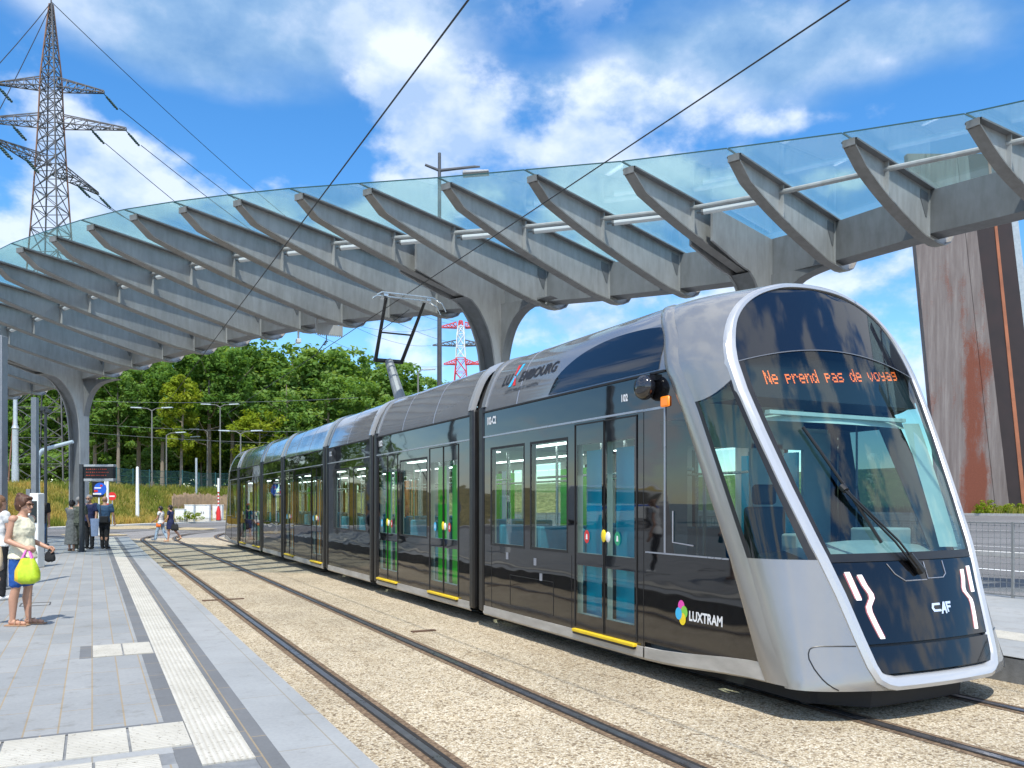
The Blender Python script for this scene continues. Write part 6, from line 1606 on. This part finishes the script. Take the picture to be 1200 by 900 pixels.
# ticket machine and posts on the left
t = thing('ticket_machine', 'white slab-like ticket machine beside the grey post', 'ticket machine', P_(43.5, 665), -TH); k = (EYE-PLAT)/(665-590)
mb = MB(); mb.box((-5*k,-.14,0), (5*k,.14,(665-578)*k)); b_ = mb.build('cabinet', M_cab, t, bevel=.02)
mb = MB(); mb.box((-4*k,-.152,1.05), (4*k,-.141,1.55)); mb.build('screen', mat('screen_dark', (.02,.03,.035), .15, var=0), b_, smooth=0)
mb = MB(); mb.prism([(-15*k,(665-634)*k),(-5*k,(665-634)*k),(-5*k,(665-583)*k),(-9*k,(665-583)*k),(-15*k,(665-592)*k)], lambda u, v, s: V((u, s, v)), -.03, .05); mb.build('side_panel', M_cab, t, smooth=0)
t = thing('steel_post', 'plain square grey post behind the ticket machine', 'post', P_(41, 652), -TH); k = (EYE-PLAT)/(652-590)
mb = MB(); mb.box((-3*k,-.08,0), (3*k,.08,(652-466)*k)); mb.build('shaft', M_mast, t, bevel=.01); mb = MB(); mb.box((-.16,-.16,0),(.16,.16,.025)); mb.box((-.22,-.06,0), (-.10,.06,1.9)); mb.build('base', M_mast, t)
t = thing('canopy_edge_post', 'tall grey post beside the long-haired woman, cut by the picture edge', 'post', P_(1.5, 690), -TH); k = (EYE-PLAT)/(690-590)
mb = MB(); mb.box((-5.5*k,-.09,0), (4.2*k,.09,(690-394)*k)); mb.build('shaft', M_mast, t, bevel=.01); mb = MB(); mb.box((-.2,-.2,0),(.2,.2,.03)); mb.build('base', M_mast, t)
t = thing('camera_post', 'thin black post with a small camera box on top', 'post', P_(53.5, 639), -TH); k = (EYE-PLAT)/(639-590); h = (639-480)*k
mb = MB(); mb.tube([(0,0,0),(0,0,h)], [.055,.045], 10); mb.lathe([(0,0),(.12,0),(.12,.04),(.06,.08)], n=12); mb.build('pole', M_mastd, t); mb = MB(); mb.box((-.14,-.12,h-.05), (.02,.12,h+.10)); mb.box((.03,-.1,h-.12), (.16,.1,h+.02)); mb.build('camera_box', M_mastd, t, bevel=.015)
D = 31; t = thing('arched_pole', 'pale blue-grey pole bending over into a long arm', 'pole', on(43.5, D, PLAT), -TH); k = D/FPX
zz = lambda y: EYE + (590-y)*k - PLAT
mb = MB(); mb.tube([(0,0,0), (0,0,zz(560)), (0,0,zz(543)), (1.5*k,0,zz(534)), (6*k,0,zz(528)), (14*k,0,zz(525)), (42*k,0,zz(517.5))], [.11,.10,.09,.085,.08,.075,.065], 12); mb.build('pole', M_pale, t)
mb = MB(); mb.lathe([(.0,0),(.16,0),(.16,.05),(.12,.1)], n=14); mb.lathe([(.13,zz(578)),(.13,zz(577))], n=12); mb.build('flange', M_pale, t)
D = 84; t = thing('collared_pole', 'thick pale steel pole with a stepped collar before the lattice legs', 'pole', on(18, D, 2.0), -TH); k = D/FPX; zz = lambda y: EYE + (590-y)*k - 2.0
mb = MB(); mb.lathe([(.34,zz(590)), (.34,zz(548)), (.29,zz(543)), (.29,zz(503)), (.36,zz(502)), (.20,zz(497)), (.20,zz(440)), (0,zz(440))], n=16); mb.build('shaft', M_galv, t)
mb = MB()
for i in range(9): mb.tube([(.29,-.14,zz(545-5*i)), (.42,-.14,zz(545-5*i))], .025, 5)
mb.build('step_peg', M_mast, t)
# bus of the next road, mirrored in the tram's side
bl = V((-25, 52, .0)); t = thing('bus', 'white bus with blue band and yellow roof line mirrored in the tram door', 'bus', bl, R(64))
mb = MB(); mb.box((-1.25,-5.8,.35), (1.25,5.8,3.05)); mb.build('body', M_cab, t, bevel=.15); mb = MB()
for s in (-1,1): mb.box((s*1.255-.01,-5.6,1.2), (s*1.255+.01,5.6,1.6))
mb.build('blue_band', M_blue, t); mb = MB()
for s in (-1,1): mb.box((s*1.255-.01,-5.6,2.78), (s*1.255+.01,5.6,2.9))
mb.build('yellow_band', M_yel, t)
for s in (-1,1):
    mb = MB(); mb.box((s*1.26-.01,-5.5,1.75), (s*1.26+.01,5.5,2.6)); mb.build('window', M_cap, t)
    for y_ in (-3.6, 3.4): mb = MB(); mb.lathe([(0,-.15),(.48,-.15),(.48,.15),(0,.15)], (s*1.1, y_, .48), 18, M=Matrix.Rotation(PI/2, 3, 'Y')); mb.build('wheel', M_rub, t)
